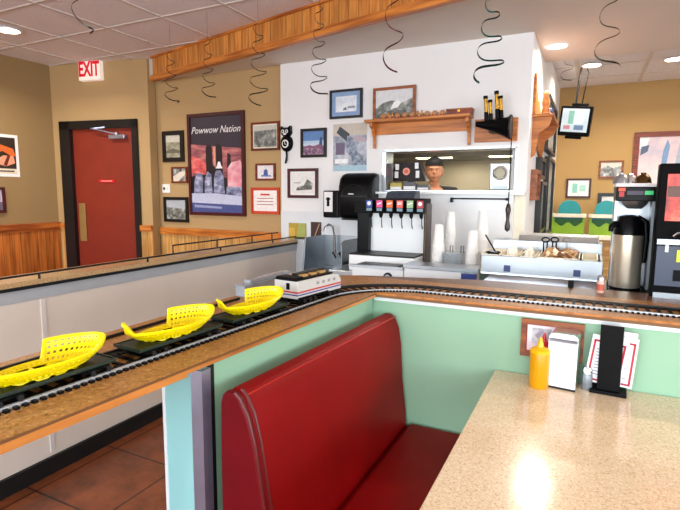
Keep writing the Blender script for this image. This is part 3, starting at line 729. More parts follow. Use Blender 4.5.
frame('small dark brown frame with a tiny blue figure on white', p, w, h, fwd=.018, fm=M_FRED, layers=[(cm('ece6ea'),FULL),(cm('3f5f9c'),[(.35,.15),(.65,.15),(.62,.6),(.52,.75),(.4,.6)]),(cm('6a86bd'),[(.2,.15),(.85,.15),(.8,.25),(.25,.28)])])
p, w, h = onY(252,187.5,280,214,YP)
frame('red-orange framed white certificate beside the white wall, lowest of three', p, w, h, fwd=.014, fm=mat('orange_red_frame','c84a24',.4), mw=.014, mm=cm('d8402c'), layers=[(cm('f6f0ee'),FULL)]+[(cm('b06a60'),rect(.15,.85,v,v+.035)) for v in (.3,.45,.6)]+[(cm('d8402c'),rect(.3,.7,.76,.84))])
# white wall
p, w, h = onY(301.5,128.5,327,157.5,YV)
frame('black framed photo of a city skyline under blue sky on the white wall', p, w, h, fwd=.024, fm=M_FBLK, layers=[(SKYB,FULL),(cm('5f86bd'),rect(0,1,.6,1)),(photo('city_lights',('3a2a44','8c6a8a','d8b0b0'),30),rect(0,1,.0,.38)),(cm('34507c'),[(.75,.3),(.8,.7),(.9,.75),(.92,.3)]),(cm('8a5a78'),[(0,.34),(.3,.42),(.5,.36),(.75,.44),(1,.35),(1,.3),(0,.3)])])
p, w, h = onY(330.5,89.5,363,118.5,YV)
frame('black framed winter scene with pale blue mat, topmost on the white wall', p, w, h, fwd=.02, fm=M_FBLK, mw=.035, mm=cm('86a3cc'), layers=[(photo('snow_scene',('b9c4d8','dfe6f0','f6f8fc'),8),FULL),(cm('6a7488'),[(.35,.1),(.55,.12),(.5,.3),(.4,.25)]),(cm('8e98ac'),[(.55,.2),(.95,.22),(.9,.36),(.6,.34)])])
p, w, h = onY(333.5,123.5,367,171,YV)
gp = photo('poster_grey_blue', ('5d6474','a9b0c0','d9dbe2'), 9)
frame('unframed grey and lavender poster of a tilted machine below the winter scene', p, w, h, layers=[(gp,FULL),(cm('c9c0b4'),rect(.0,1,.75,1)),(cm('3c4650'),[(.1,.82),(.2,.95),(.5,.78),(.42,.62)]),(photo('tower',('3b4656','7d8aa0','c4ccd8'),22),[(.42,.75),(.6,.7),(.72,.4),(.9,.3),(.88,.05),(.6,.08),(.55,.3),(.4,.4)]),(cm('6c5f7a'),rect(.08,.35,.35,.6)),(cm('b8a3b0'),[(.6,.65),(.95,.6),(.95,.7),(.6,.74)]),(cm('a3c4d4'),rect(0,1,0,.12)),(cm('eef0f4'),rect(.05,.45,.16,.26))], cat='poster', name='wall_poster')
p, w, h = onY(288.5,168.5,318.5,198,YV)
frame('dark brown framed faint sketch of riders below the skyline photo', p, w, h, fwd=.026, fm=M_FMAR, mw=.014, mm=M_PAPER, layers=[(cm('e8e6e4'),FULL),(BW[2],[(.2,.15),(.9,.2),(.95,.5),(.7,.7),(.55,.4),(.25,.3)]),(cm('a8a8ac'),rect(.1,.4,.5,.55))])
# left wall (facing +x)
def onX(x0, y0, x1, y1, c):
    xm, ym = (x0+x1)/2, (y0+y1)/2; a = PX(x0,ym,c).y; b = PX(x1,ym,c).y; t = PX(xm,y0,c).z; u = PX(xm,y1,c).z
    return (c, (a+b)/2, (t+u)/2), abs(b-a), abs(t-u)
p, w, h = onX(-14,134,18.5,176.5,XL+.001)
frame('white bordered poster with an orange and black locomotive on the left wall', p, w, h, rz=PI/2, mw=.03, layers=[(cm('332820'),FULL),(cm('d96a2c'),[(0,.6),(.4,.8),(.9,.7),(1,.5),(.8,.5),(.5,.62),(0,.45)]),(cm('f0a080'),[(.1,.3),(.5,.5),(.9,.5),(.95,.3),(.6,.2)]),(cm('6a2c18'),[(.5,.25),(.7,.55),(.78,.5),(.62,.2)]),(cm('e8dcc8'),rect(0,1,0,.14)),(cm('5a5048'),rect(.3,.9,.05,.09))], cat='poster', name='wall_poster')
p, w, h = onX(-9,187,4.8,213,XL+.001)
frame('small dark framed picture under the orange poster at the left edge', p, w, h, rz=PI/2, fwd=.03, fm=M_FMAR, layers=[(cm('b8b2c4'),FULL),(cm('6a6478'),rect(0,1,0,.4))])
# far wall
p, w, h = onY(598.5,160.5,623.5,178.5,YF-.001)
frame('orange-brown framed monochrome group photo on the far tan wall', p, w, h, fwd=.025, fm=M_FBROWN, layers=[(BW[1],FULL),(cm('d9d6cc'),[(0,.55),(.3,.8),(.6,.6),(1,.75),(1,1),(0,1)])])
p, w, h = onY(566,178.5,591,198,YF-.001)
frame('thin dark framed pale document with green print above the booster seats', p, w, h, fwd=.025, fm=M_FMAR, layers=[(cm('f2f8f6'),FULL),(cm('8fd0c4'),rect(.2,.45,.2,.8)),(cm('b0ded0'),rect(.55,.85,.3,.7))])
p, w, h = onY(597,193,628,225,YF-.001)
frame('black framed white notice partly hidden behind the coffee brewer', p, w, h, fwd=.045, fm=M_FBLK, layers=[(cm('e6e2e4'),FULL)])
p, w, h = onY(632.5,131,720,190,YF-.001)
frame('large red-brown framed pink and blue abstract print above the coffee brewer', p, w, h, fwd=.06, dep=.03, fm=M_FRED, layers=[(photo('print_pink_blue',('7f9cc0','e2c4c8','f0dfe0'),1.6,1,1),FULL),(cm('6f93bd'),[(.3,.1),(.36,.1),(.42,.8),(.38,.95),(.33,.7)]),(cm('dfe6ee'),[(0,.75),(.1,.8),(.14,1),(0,1)]),(cm('4a5a78'),[(.02,.62),(.12,.7),(.14,.84),(.03,.8)]),(cm('9fb0c8'),[(.5,.4),(.6,.35),(.66,.9),(.55,.95)]),(cm('e8a8a8'),[(.7,.2),(1,.25),(1,.6),(.75,.6)])])
# picture behind booth table
p, w, h = onY(521,322,584,357,2.017)
p = (p[0], 2.017, p[2])
frame('wood framed sketch with red edging hung low on the green wall behind the napkins', p, w, h*1.08, fwd=.02, dep=.016, fm=M_FBROWN, mw=.003, mm=mr, layers=[(cm('f2e4ec'),FULL),(BW[4],rect(.1,.5,.3,.9)),(cm('a8a0b4'),[(.15,.6),(.3,.9),(.35,.8),(.22,.5)]),(cm('b8a8b8'),rect(.5,.9,.2,.3))])
# return wall pictures seen edge-on
def onret(px0, px1, z0, z1): return (XRET+.001, (PX(px0,120,XRET).y+PX(px1,120,XRET).y)/2, (z0+z1)/2), PX(px1,120,XRET).y-PX(px0,120,XRET).y, z1-z0
for (a_,b_,z0,z1,fm_,l) in ((543.5,552.5,1.86,2.36,M_FBLK,'large black framed picture high on the end wall beside the hanging screen'),
                     (538,542.5,1.58,1.76,M_FBLK,'small black framed picture under the corner shelf on the end wall'),
                     (533.5,537.5,1.40,1.64,M_FBROWN,'light wood framed picture seen edge-on beside the pass-through'),
                     (539.5,545,1.10,1.56,M_FBLK,'tall narrow black framed picture low on the end wall'),
                     (546.5,553,1.02,1.82,M_FBLK,'tallest black framed picture at the far end of the end wall')):
    p, w, h = onret(a_,b_,z0,z1)
    frame(l, p, w, h, rz=PI/2, fwd=.03, dep=.05, fm=fm_, layers=[(BW[1],FULL)])

# ------------------------------------------------------------------ exit sign, switch, clock
s_, z_ = wallpt(93,71)
ex = doorframe('exit_sign', 'white box EXIT sign with red letters above the red-brown door', 'sign', s_, z_, .0)
ex.rotation_euler = (0,0,dang+R(0))
MB().box(-.135,.135,-.06,0,-.105,.105).build('case', mat('exit_white','f6efe6',.4,emit='fff0e0',estr=.35), ex, bevel=.006)
text('EXIT', .205, mat('exit_red','d8102c',.5,emit='e01030',estr=.3), ex, (0,-.061,0), sx=.62, th=.003, bold=.006)
MB().box(-.03,.03,-.045,-.015,.104,ZC-z_-.001).build('mount', M_PAPER, ex)
p = PY(166.5,188.5,YW)
sw = thing('light_switch', 'white double wall plate with a dark switch left of the poster', 'switch', (p.x, YW, p.z))
MB().box(-.055,.055,-.008,0,-.045,.045).build('wall_plate', M_PAPER, sw, bevel=.003)
MB().box(-.03,-.012,-.02,-.008,-.013,.013).build('toggle', M_BLACK, sw, bevel=.002)
MB().box(.012,.028,-.012,-.008,-.015,.015).build('dimmer', M_CREAM, sw)
# black wall clock with swinging tail
p = PY(287.5,143,YV)
ck = thing('cat_shaped_clock', 'black cat shaped pendulum clock on the white wall edge', 'clock', (p.x, YV, p.z))
MB().lathe([(.001,-.004),(.05,0),(.058,.02),(.05,.04),(.001,.044)], (0,0,0), 24).build('x', M_BLACK, ck)
bpy.data.objects.remove([o for o in ck.children][0])
def blob(mb, c, rx, rz, d, seg=20):
    rings = []; vs = []
    for (f, yy) in ((1,0),(1,-d*.6),(.8,-d),(.0001,-d)):
        vs += [(c[0]+rx*f*math.cos(2*PI*k/seg), yy, c[1]+rz*f*math.sin(2*PI*k/seg)) for k in range(seg)]
    mb.add(vs, [(i*seg+k,i*seg+(k+1)%seg,(i+1)*seg+(k+1)%seg,(i+1)*seg+k) for i in range(3) for k in range(seg)]+[tuple(range(seg))])
m = MB(); blob(m, (0,-.005), .062, .075, .04); m.build('clock_body', M_GBLACK, ck, smooth=True)
m = MB(); blob(m, (0,.095), .055, .042, .045)
m.prismY([(-.052,.105),(-.025,.132),(-.05,.15)], -.04, 0).prismY([(.052,.105),(.025,.132),(.05,.15)], -.04, 0); m.build('head', M_GBLACK, ck)
m = MB(); blob(m, (-.02,.1), .017, .02, .05, 14); blob(m, (.02,.1), .017, .02, .05, 14); m.build('eyes', M_PAPER, ck)
m = MB(); blob(m, (-.02,.1), .006, .012, .054, 10); blob(m, (.02,.1), .006, .012, .054, 10); m.build('pupils', M_BLACK, ck)
m = MB(); blob(m, (0,.076), .02, .01, .05, 12); m.build('muzzle', M_PAPER, ck)
m = MB(); blob(m, (0,-.01), .042, .044, .044); m.build('dial', M_PAPER, ck)
m = MB(); blob(m, (0,-.01), .03, .032, .046); m.build('dial_centre', M_BLACK, ck)
MB().bar((0,-.048,-.01),(0,-.048,.018),.004,.004).bar((0,-.048,-.01),(.018,-.048,-.02),.004,.004).build('hands', M_PAPER, ck)
MB().tube([(0,-.02,-.07),(.004,-.02,-.12),(-.002,-.02,-.16),(-.012,-.02,-.185)], [.01,.009,.011,.008], 8).build('tail', M_GBLACK, ck, smooth=True)

# ------------------------------------------------------------------ shelves on the white wall
a = PY(371,124,YV); b_ = PY(474,119,YV); zsh = (a.z+b_.z)/2+.02
def bracket(mb, x, y, z, d, h, t=.022):
    mb.prismX([(y,z),(y-d,z),(y-d,z-.03),(y-d*.6,z-.05),(y-d*.25,z-h*.55),(y-.015,z-h),(y,z-h)], x-t/2, x+t/2); return mb
def wall_shelf(name, label, x0, x1, z, dep, h=.2, brs=None, back=.09):
    t = thing(name, label, 'shelf', ((x0+x1)/2, YV, z-h))
    MB().box(x0,x1,YV-dep,YV,z-.022,z).build('shelf_board', M_SHELF, t, world=True, bevel=.003)
    MB().box(x0+.03,x1-.03,YV-.02,YV,z-.022-back,z-.022).build('back_rail', M_SHELF, t, world=True)
    for x in brs or (x0+.05, x1-.05):
        bracket(MB(), x, YV-.02, z-.022, dep-.05, h).build('bracket', M_SHELF, t, world=True)
    return t
wall_shelf('wall_shelf', 'long pine wall shelf with two curved brackets above the kitchen pass-through', a.x, b_.x, zsh, .15, brs=(PY(376,140,YV).x, PY(470,135,YV).x))
# framed mountain photo leaning on the shelf
p, w, h = onY(372,89.5,414.5,123,YV-.05)
frame('brown framed monochrome mountain photo leaning on the long pine shelf', (p[0], YV-.015, zsh+.001+h/2), w, h, fwd=.022, dep=.018, fm=M_FBROWN, layers=[(cm('d8dade'),FULL),(BW[0],[(0,.1),(0,.35),(.2,.55),(.45,.62),(.7,.5),(1,.68),(1,.1)]),(cm('eef0f2'),[(.4,.3),(.5,.56),(.62,.62),(.68,.5),(.6,.35)]),(BW[2],[(0,0),(1,0),(1,.2),(.5,.28),(0,.15)])], lean=0)
# little wooden letters/blocks along the shelf
tw = wood('pale_toy_wood','e0a868','a86a30','X')
kinds = []
def toy_engine():
    t = thing('wooden_toy_engine','', 'toy'); MB().box(-.03,.03,-.014,.014,.008,.03).box(-.03,-.008,-.014,.014,.03,.048).build('body', tw, t, bevel=.002)
    MB().lathe([(.006,0),(.006,.016),(.009,.022)], (.016,0,.03), 10).build('chimney', tw, t)
    for x in (-.018,.018):
        for y in (-.016,.016): MB().disc((x,y,.01),.0095,'Y',.005,12).build('wheel', M_FRED, t)
    return t
def toy_wagon():
    t = thing('wooden_toy_wagon','', 'toy'); MB().box(-.022,.022,-.014,.014,.008,.03).prismY([(-.018,.03),(.018,.03),(.012,.042),(-.012,.042)],-.012,.012).build('body', tw, t, bevel=.002)
    for x in (-.013,.013):
        for y in (-.016,.016): MB().disc((x,y,.009),.0085,'Y',.005,12).build('wheel', M_FRED, t)
    return t
te = toy_engine(); tw0 = toy_wagon()
xs0 = PY(384,118,YV-.09).x; xs1 = PY(443,116,YV-.09).x
ordn = ['first','second','third','fourth','fifth','sixth','seventh','eighth','ninth']
for i in range(9):
    eng = i in (1, 5)
    o = (te if i == 1 else copy_tree(te)) if eng else (tw0 if i == 0 else copy_tree(tw0))
    o.location = (xs0+(xs1-xs0)*i/8, YV-.1, zsh); o.rotation_euler = (0,0,0)
    tag(o, ('tiny pale wooden toy engine, ' if eng else 'tiny pale wooden toy wagon, ')+ordn[i]+' from the left in the row on the pine shelf', 'toy', 'wooden toy train pieces on the shelf')
a = PY(447.5,120,YV-.08); b_ = PY(472.5,119,YV-.08)
bx = thing('wooden_box', 'low dark reddish wooden box at the right end of the long pine shelf', 'box', ((a.x+b_.x)/2, YV-.08, zsh))
w = b_.x-a.x
MB().box(-w/2,w/2,-.04,.04,0,.03).build('box_body', M_FRED, bx, bevel=.002)
MB().box(-w/2-.004,w/2+.004,-.044,.044,.03,.045).build('lid', M_FBROWN, bx, bevel=.003)
MB().box(-.01,.01,-.046,-.04,.018,.034).build('clasp', M_BRASS, bx)

# train whistle on its wood backing with pull cord
a = PY(476,117,YV); b_ = PY(515,143,YV)
wh = thing('steam_whistle_rack', 'black flared whistle horn with four brass tubes on a pine block', 'whistle', ((a.x+b_.x)/2, YV, b_.z))
MB().box(PY(475.5,130,YV).x, PY(518,130,YV).x, YV-.03, YV, PY(495,142,YV).z, PY(495,119,YV).z).build('backing_board', M_SHELF, wh, world=True, bevel=.003)
yc = YV-.14
A1 = PY(476,124,yc); B1 = PY(511,115,yc); B2 = PY(513,139,yc)
hm = MB(); seg = 20
ax = Vector((A1.x, yc, A1.z)); bx_ = Vector((B1.x, yc, (B1.z+B2.z)/2)); rr = (B1.z-B2.z)/2
hm.tube([ax, ax.lerp(bx_,.12), ax.lerp(bx_,.5), ax.lerp(bx_,.85), bx_], [.02,.024,rr*.5,rr*.8,rr], seg); hm.build('horn', M_GBLACK, wh, world=True, smooth=True)
MB().tube([bx_-Vector((.004,0,0)), bx_+Vector((.006,0,0))], rr+.004, seg).build('horn_rim', M_MBLACK, wh, world=True)
MB().box((A1.x+B1.x)/2-.03,(A1.x+B1.x)/2+.03,yc,YV-.03,bx_.z-.03,bx_.z+.02).build('mounting_arm', M_MBLACK, wh, world=True)
for px, pt_, pb_ in ((485.5,96,121),(490,100,121),(496.5,91,119),(500.5,96,118)):
    q0 = PY(px+1,pb_,yc); q1 = PY(px,pt_,yc)
    o = MB().tube([q0+(q1-q0)*.0, q0+(q1-q0)*.35], .0155, 12).tube([q1-(q1-q0)*.12, q1], .0165, 12).build('tube_socket', M_GBLACK, wh, world=True, smooth=True)
    q = MB().tube([q0+(q1-q0)*.3, q1-(q1-q0)*.1], .0125, 12).build('brass_tube', M_BRASS, wh, world=True, smooth=True)
c0 = PY(511.5,138,yc)
MB().tube([c0, Vector((c0.x, yc, PY(509,207,yc).z))], .004, 6).build('pull_cord', M_BLACK, wh, world=True)
zb = PY(509,232,yc).z; zt = PY(509,203,yc).z
L0 = zt-zb
MB().lathe([(.001,0),(.018,.015),(.02,.04),(.012,L0*.4),(.014,L0*.6),(.02,L0*.78),(.012,L0*.95),(.003,L0)], (c0.x,yc,zb), 14).build('pull_handle', mat('dark_wood_handle','2a1412',.3), wh, world=True, smooth=True)

# corner shelf on the return wall
zc1 = PX(535,118,XRET).z
cs = thing('corner_shelf', 'pine corner shelf with carved backboard on the end of the white wall', 'shelf', (XRET, 4.4, zc1-.3))
MB().box(XRET,XRET+.15,YW+.1,YW+.85,zc1-.02,zc1).build('shelf_board', M_SHELF, cs, world=True, bevel=.003)
MB().prismX([(YW+.12,zc1),(YW+.12,zc1+.3),(YW+.2,zc1+.26),(YW+.34,zc1+.12),(YW+.42,zc1+.16),(YW+.55,zc1+.08),(YW+.62,zc1)], XRET,XRET+.02).build('carved_back', M_SHELF, cs, world=True)
for yy in (YW+.16,YW+.75):
    MB().prismY([(XRET,zc1-.02),(XRET+.14,zc1-.02),(XRET+.12,zc1-.09),(XRET+.05,zc1-.14),(XRET+.03,zc1-.3),(XRET,zc1-.32)], yy-.012, yy+.012).build('bracket', M_SHELF, cs, world=True)
MB().prismX([(YW+.17,zc1-.02),(YW+.74,zc1-.02),(YW+.74,zc1-.28),(YW+.5,zc1-.22),(YW+.3,zc1-.12)], XRET,XRET+.018).build('apron', M_SHELF, cs, world=True)
vb = thing('blue_toy_truck', 'small dark blue toy truck on the pine corner shelf', 'toy', (XRET+.09, YW+.5, zc1), PI/2)
MB().box(-.09,.09,-.035,.035,.02,.065).build('cargo_body', mat('navy','18224a',.4), vb, bevel=.006)
MB().box(.02,.085,-.032,.032,.065,.1).build('cab', mat('navy','18224a',.4), vb, bevel=.008)
for x in (-.05,.05):
    for y in (-.034,.034): MB().disc((x,y,.02),.02,'Y',.012,14).build('wheel', M_BLACK, vb)
wf = thing('wooden_figurine', 'carved light wood figurine standing in front of the corner shelf backboard', 'figurine', (XRET+.08, YW+.28, zc1))
MB().lathe([(.03,0),(.034,.02),(.022,.07),(.03,.11),(.018,.15),(.001,.155)], seg=14).build('figure_body', tw, wf, smooth=True)
MB().lathe([(.001,0),(.018,.01),(.022,.028),(.014,.044),(.001,.05)], (0,0,.145), 14).build('head', tw, wf, smooth=True)

# ------------------------------------------------------------------ soap + paper towel dispensers
ax_ = PY(324.5,204,YV-.06).x; bx2 = PY(335.5,204,YV-.06).x; zt = PY(330,190.5,YV-.06).z; zb = PY(330,217.5,YV-.06).z
sd = thing('soap_dispenser', 'slim black and white wall soap dispenser left of the paper towel unit', 'soap dispenser', ((ax_+bx2)/2, YV, zb))
w = bx2-ax_; h = zt-zb
MB().box(-w/2,w/2+.04,-.09,0,0,h).build('case', M_GBLACK, sd, bevel=.012)
MB().box(-w/2+.012,w/2-.012,-.094,-.088,.05,h-.012).build('front_plate', M_PAPER, sd, bevel=.004)
MB().box(-.012,.012,-.098,-.092,h*.42,h*.75).box(-.02,.02,-.098,-.092,h*.66,h*.72).build('sight_window', M_BLACK, sd)
yc = YV-.2
x0 = PY(338,200,yc).x; x1 = PY(371,200,yc).x; zt = PY(356,172.5,yc).z; zb = PY(356,219,yc).z
td = thing('paper_towel_dispenser', 'large rounded glossy black paper towel dispenser on the white wall', 'paper towel dispenser', ((x0+x1)/2, YV, zb))
w = x1-x0; h = zt-zb
pf_ = [(0,0),(-.19,0),(-.205,.03),(-.215,h*.45),(-.21,h*.7),(-.185,h*.88),(-.14,h*.97),(-.08,h),(0,h)]
MB().prismX(pf_, -w/2, w/2).build('cover', M_GBLACK, td, bevel=.03, smooth=True)
m = MB()
for k in range(1,6):
    rr = .03+.02*k; pts = [(math.cos(t)*rr*1.6, -.218+.002*k*0, h*.48+math.sin(t)*rr) for t in [i*PI/12 for i in range(13)]]
m.tube([(math.cos(t)*w*.36, -.2135, h*.5+math.sin(t)*.09) for t in [i*PI/14 for i in range(15)]], .004, 6)
m.build('moulded_arch', M_MBLACK, td)
MB().box(-w*.4,w*.4,-.222,-.205,h*.48,h*.5).build('seam', M_MBLACK, td)
MB().box(-.045,.0,-.2225,-.205,h*.53,h*.55).build('badge', M_PAPER, td)
MB().box(-w*.42,w*.42,-.18,-.03,-.012,.0).build('towel_slot', M_DARK, td)
MB().disc((w*.3,-.208,.035),.01,'Y',.008,12).build('lock', M_CHROME, td)

# ------------------------------------------------------------------ sink
x0, x1 = -2.13, -1.72; ysf = 3.4
sk = thing('hand_sink', 'stainless steel hand sink with splash guards below the paper towel dispenser', 'sink', ((x0+x1)/2, 3.65, 0))
zk = .80; zsp = 1.075
YK = YW-.042
MB().box(x0,x1,YK-.012,YK,zk,zsp).build('backsplash', M_STEEL, sk, world=True, bevel=.003)
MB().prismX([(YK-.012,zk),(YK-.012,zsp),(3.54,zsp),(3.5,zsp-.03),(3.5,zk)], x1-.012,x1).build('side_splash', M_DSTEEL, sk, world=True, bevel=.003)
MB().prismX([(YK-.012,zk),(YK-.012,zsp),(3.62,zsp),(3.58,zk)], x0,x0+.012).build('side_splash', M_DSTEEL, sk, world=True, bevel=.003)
m = MB(); t = .05
m.box(x0+.012,x0+.012+t,ysf,YK-.012,zk-.03,zk).box(x1-.012-t,x1-.012,ysf,YK-.012,zk-.03,zk).box(x0+.012+t,x1-.012-t,ysf,ysf+t,zk-.03,zk).box(x0+.012+t,x1-.012-t,YK-.012-t*2,YK-.012,zk-.03,zk)
m.build('rim', M_STEEL, sk, world=True)
m = MB(); xx0,xx1,yy0,yy1 = x0+.062,x1-.062,ysf+.05,YK-.112
m.box(xx0,xx0+.004,yy0,yy1,zk-.2,zk-.01).box(xx1-.004,xx1,yy0,yy1,zk-.2,zk-.01).box(xx0,xx1,yy0,yy0+.004,zk-.2,zk-.01).box(xx0,xx1,yy1-.004,yy1,zk-.2,zk-.01).box(xx0,xx1,yy0,yy1,zk-.204,zk-.2)
m.build('basin', M_DSTEEL, sk, world=True)
MB().box(x0+.012,x1-.012,ysf-.004,ysf,zk-.22,zk).build('front_apron', M_STEEL, sk, world=True)
for (xx,yy) in ((x0+.04,ysf+.04),(x1-.04,ysf+.04),(x0+.04,YK-.05),(x1-.04,YK-.05)):
    MB().tube([(xx,yy,0),(xx,yy,zk-.03)], .018, 10).build('leg', M_STEEL, sk, world=True)
fx = PY(338,245,YK).x; zf = .92
fa = MB().tube([(fx,YK-.012,zf),(fx,YK-.06,zf),(fx,YK-.065,zf+.16),(fx-.01,YK-.08,zf+.24),(fx-.03,YK-.12,zf+.255),(fx-.045,YK-.16,zf+.235),(fx-.05,YK-.17,zf+.2)], .011, 10).build('faucet', M_CHROME, sk, world=True, smooth=True)
for dx in (-.0,.06,): MB().tube([(fx+dx-.02,YK-.012,zf),(fx+dx-.02,YK-.05,zf)], .014, 10).bar((fx+dx-.02,YK-.05,zf),(fx+dx+.015,YK-.07,zf-.04),.01,.01).build('tap_handle', mat('dark_chrome','5a6068',.2,metal=1), sk, world=True)
# little yellow and dark pictures on the ledge left of the sink
p, w, h = onY(289,223,306.5,239,YW-.045)
frame('small yellow-green picture card standing left of the sink splash', p, w, h, layers=[(cm('b59a3a'),FULL),(cm('a8b060'),[(.45,.1),(.9,.1),(.95,1),(.6,1)]),(cm('d8b04a'),rect(0,.35,.2,.7)),(cm('4a4420'),[(.3,0),(1,0),(.95,.15),(.35,.12)])], cat='picture card', name='picture_card')
p, w, h = onY(311,222,321.5,238,YW-.045)
frame('small dark brown picture card between the yellow card and the faucet', p, w, h, layers=[(cm('3a2018'),FULL),(cm('c09080'),[(.3,.05),(.4,.05),(.85,.9),(.78,.92)])], cat='picture card', name='picture_card')

# ------------------------------------------------------------------ drinks counter (lower steel counter behind)
ck_ = thing('drinks_counter', 'stainless work counter under the soda dispenser and cups', 'counter', (-1.1, 3.5, 0))
CX0, CX1 = -1.66, -.62
MB().box(CX0,CX1,3.16,YW-.075,.86,.9).build('worktop', M_STEEL, ck_, world=True, bevel=.004)
MB().box(CX0+.01,CX1-.01,3.2,YW-.09,.0,.86).build('cabinet', M_WPANEL, ck_, world=True)
for k in range(2): 
    dr = MB().box(CX0+.03+k*.5,CX0+.5+k*.5,3.185,3.2,.12,.83).build('cabinet_door', M_STEEL, ck_, world=True)
    MB().bar((CX0+.45+k*.5,3.17,.5),(CX0+.45+k*.5,3.17,.65),.012,.012).build('handle', M_CHROME, dr, world=False); dr.children[0].location = (0,0,0)
    dr.children[0].data.transform(Matrix.Translation(-Vector(ck_.location)))

# soda dispenser tower
ysd = 3.42
sx0_, sx1_ = PY(357,225,ysd).x, PY(427,225,ysd).x
zto = PY(400,199,ysd).z; zbo = .9
so_ = thing('soda_dispenser', 'white and black fountain soda dispenser with six labelled taps', 'soda dispenser', ((sx0_+sx1_)/2, ysd, zbo))
MB().box(sx0_,sx0_+.09,ysd,ysd+.12,zbo+.02,zto).build('side_case', M_GBLACK, so_, world=True, bevel=.008)
MB().box(sx1_-.02,sx1_+.0,ysd-.02,ysd+.12,zbo+.02,zto-.03).build('side_case', mat('dark_bronze','4a3c34',.35,metal=.5), so_, world=True, bevel=.008)
MB().box(sx0_+.09,sx1_-.021,ysd+.06,ysd+.12,zbo+.02,zto-.02).build('splash_panel', M_WPANEL, so_, world=True)
MB().prismX([(ysd-.12,zto-.1),(ysd-.12,zto-.02),(ysd-.04,zto+.005),(ysd+.1,zto+.005),(ysd+.1,zto-.1)], sx0_+.03,sx1_-.005).build('valve_head', M_BLACK, so_, world=True, bevel=.004)
MB().box(sx0_+.03,sx1_-.02,ysd-.2,ysd+.06,zbo,zbo+.11).build('drip_base', M_WPANEL, so_, world=True, bevel=.004)
MB().box(sx0_+.03,sx1_-.03,ysd-.19,ysd+.05,zbo+.11,zbo+.12).build('drip_grate', M_MBLACK, so_, world=True)
MB().prismX([(ysd+.06,zto),(ysd+.2,zto),(ysd+.2,zto+.06),(ysd+.1,zto+.05)], sx0_+.2,sx1_-.12).build('top_sign', mat('grey_blue_sign','39424f',.4,var=.4,scale=40), so_, world=True)
vc = ['1c3f96','e0418c','ee6a1c','e8584a','9fc08a','b82038']
for i in range(6):
    px = 371.5+10.1*i; c_ = PY(px,207,ysd-.13)
    v = MB().box(c_.x-.026,c_.x+.026,ysd-.17,ysd-.12,zto-.085,zto-.005).build('tap_body', M_BLACK, so_, world=True, bevel=.004)
    lb = MB().box(c_.x-.022,c_.x+.022,ysd-.1735,ysd-.1705,zto-.058,zto-.008).build('brand_label', cm(vc[i]), v)
    lb.data.transform(Matrix.Translation(-Vector(so_.location)))
    # badge: white roundel or stripe like the brand plates
    m = MB()
    if i in (0,5): m.disc((c_.x,ysd-.1745,zto-.03),.014,'Y',.002,16)
    elif i == 3: m.box(c_.x-.016,c_.x+.016,ysd-.1755,ysd-.1735,zto-.036,zto-.028).box(c_.x-.016,c_.x+.016,ysd-.1755,ysd-.1735,zto-.022,zto-.018)
    else: m.obox((c_.x,ysd-.1745,zto-.03),(.032,.002,.008),(0,R(-18),0))
    bo_ = m.build('badge', M_PAPER, v); bo_.data.transform(Matrix.Translation(-Vector(so_.location)))
    m = MB().box(c_.x-.02,c_.x+.02,ysd-.1745,ysd-.1705,zto-.082,zto-.062); bo_ = m.build('push_button', cm('6c8a9a'), v); bo_.data.transform(Matrix.Translation(-Vector(so_.location)))
    n_ = MB().lathe([(.008,0),(.014,.02),(.014,.05)], (c_.x,ysd-.14,zto-.13), 12).build('nozzle', M_BLACK, v); n_.data.transform(Matrix.Translation(-Vector(so_.location)))
    n_ = MB().tube([(c_.x-.003,ysd-.125,zto-.1),(c_.x-.002,ysd-.12,zto-.17),(c_.x+.006,ysd-.13,zto-.2),(c_.x+.014,ysd-.155,zto-.185)], .0035, 6).build('lever', M_MBLACK, v); n_.data.transform(Matrix.Translation(-Vector(so_.location)))

# ice bin in front of the dispenser
yi = 2.98
ax_, bx2 = PY(352,272,yi).x, PY(403,272,yi).x
ib = thing('ice_bin', 'low white ice bin with sliding black lid and round dial', 'ice bin', ((ax_+bx2)/2, yi+.1, 0))
zi = PY(380,268,yi).z
MB().box(ax_,bx2,yi,yi+.17,.0,zi).build('bin_body', M_WPANEL, ib, world=True, bevel=.006)
MB().box(ax_+.02,bx2-.05,yi+.02,yi+.165,zi,zi+.012).build('lid', M_GBLACK, ib, world=True, bevel=.003)
MB().box(ax_-.02,bx2,yi-.01,yi+.02,zi-.004,zi+.012).build('lid_frame', M_STEEL, ib, world=True)
MB().disc((PY(388,279,yi).x,yi-.004,zi-.055),.03,'Y',.012,20).build('dial', M_MBLACK, ib, world=True)
MB().disc((PY(388,279,yi).x,yi-.012,zi-.055),.018,'Y',.01,20).build('dial_hub', M_STEEL, ib, world=True)
# white refrigerated drawer unit
x0, x1 = PY(404,275,yi).x, PY(477,275,yi).x
ru = thing('undercounter_cooler', 'white undercounter cooler with steel top between ice bin and salad station', 'cooler', ((x0+x1)/2, yi+.08, 0))
zt = PY(440,266.5,yi).z
MB().box(x0,x1,yi,yi+.16,0,zt-.025).build('body', M_WPANEL, ru, world=True, bevel=.005)
MB().box(x0-.005,x1+.01,yi-.012,yi+.165,zt-.025,zt).build('steel_top', M_STEEL, ru, world=True, bevel=.003)
MB().box(x1-.09,x1-.0,yi-.018,yi-.005,zt-.075,zt-.03).build('badge', cm('2b3f8c'), ru, world=True)
MB().box(x1-.12,x1+.12,yi-.02,yi+.0,zt-.022,zt+.018) and None

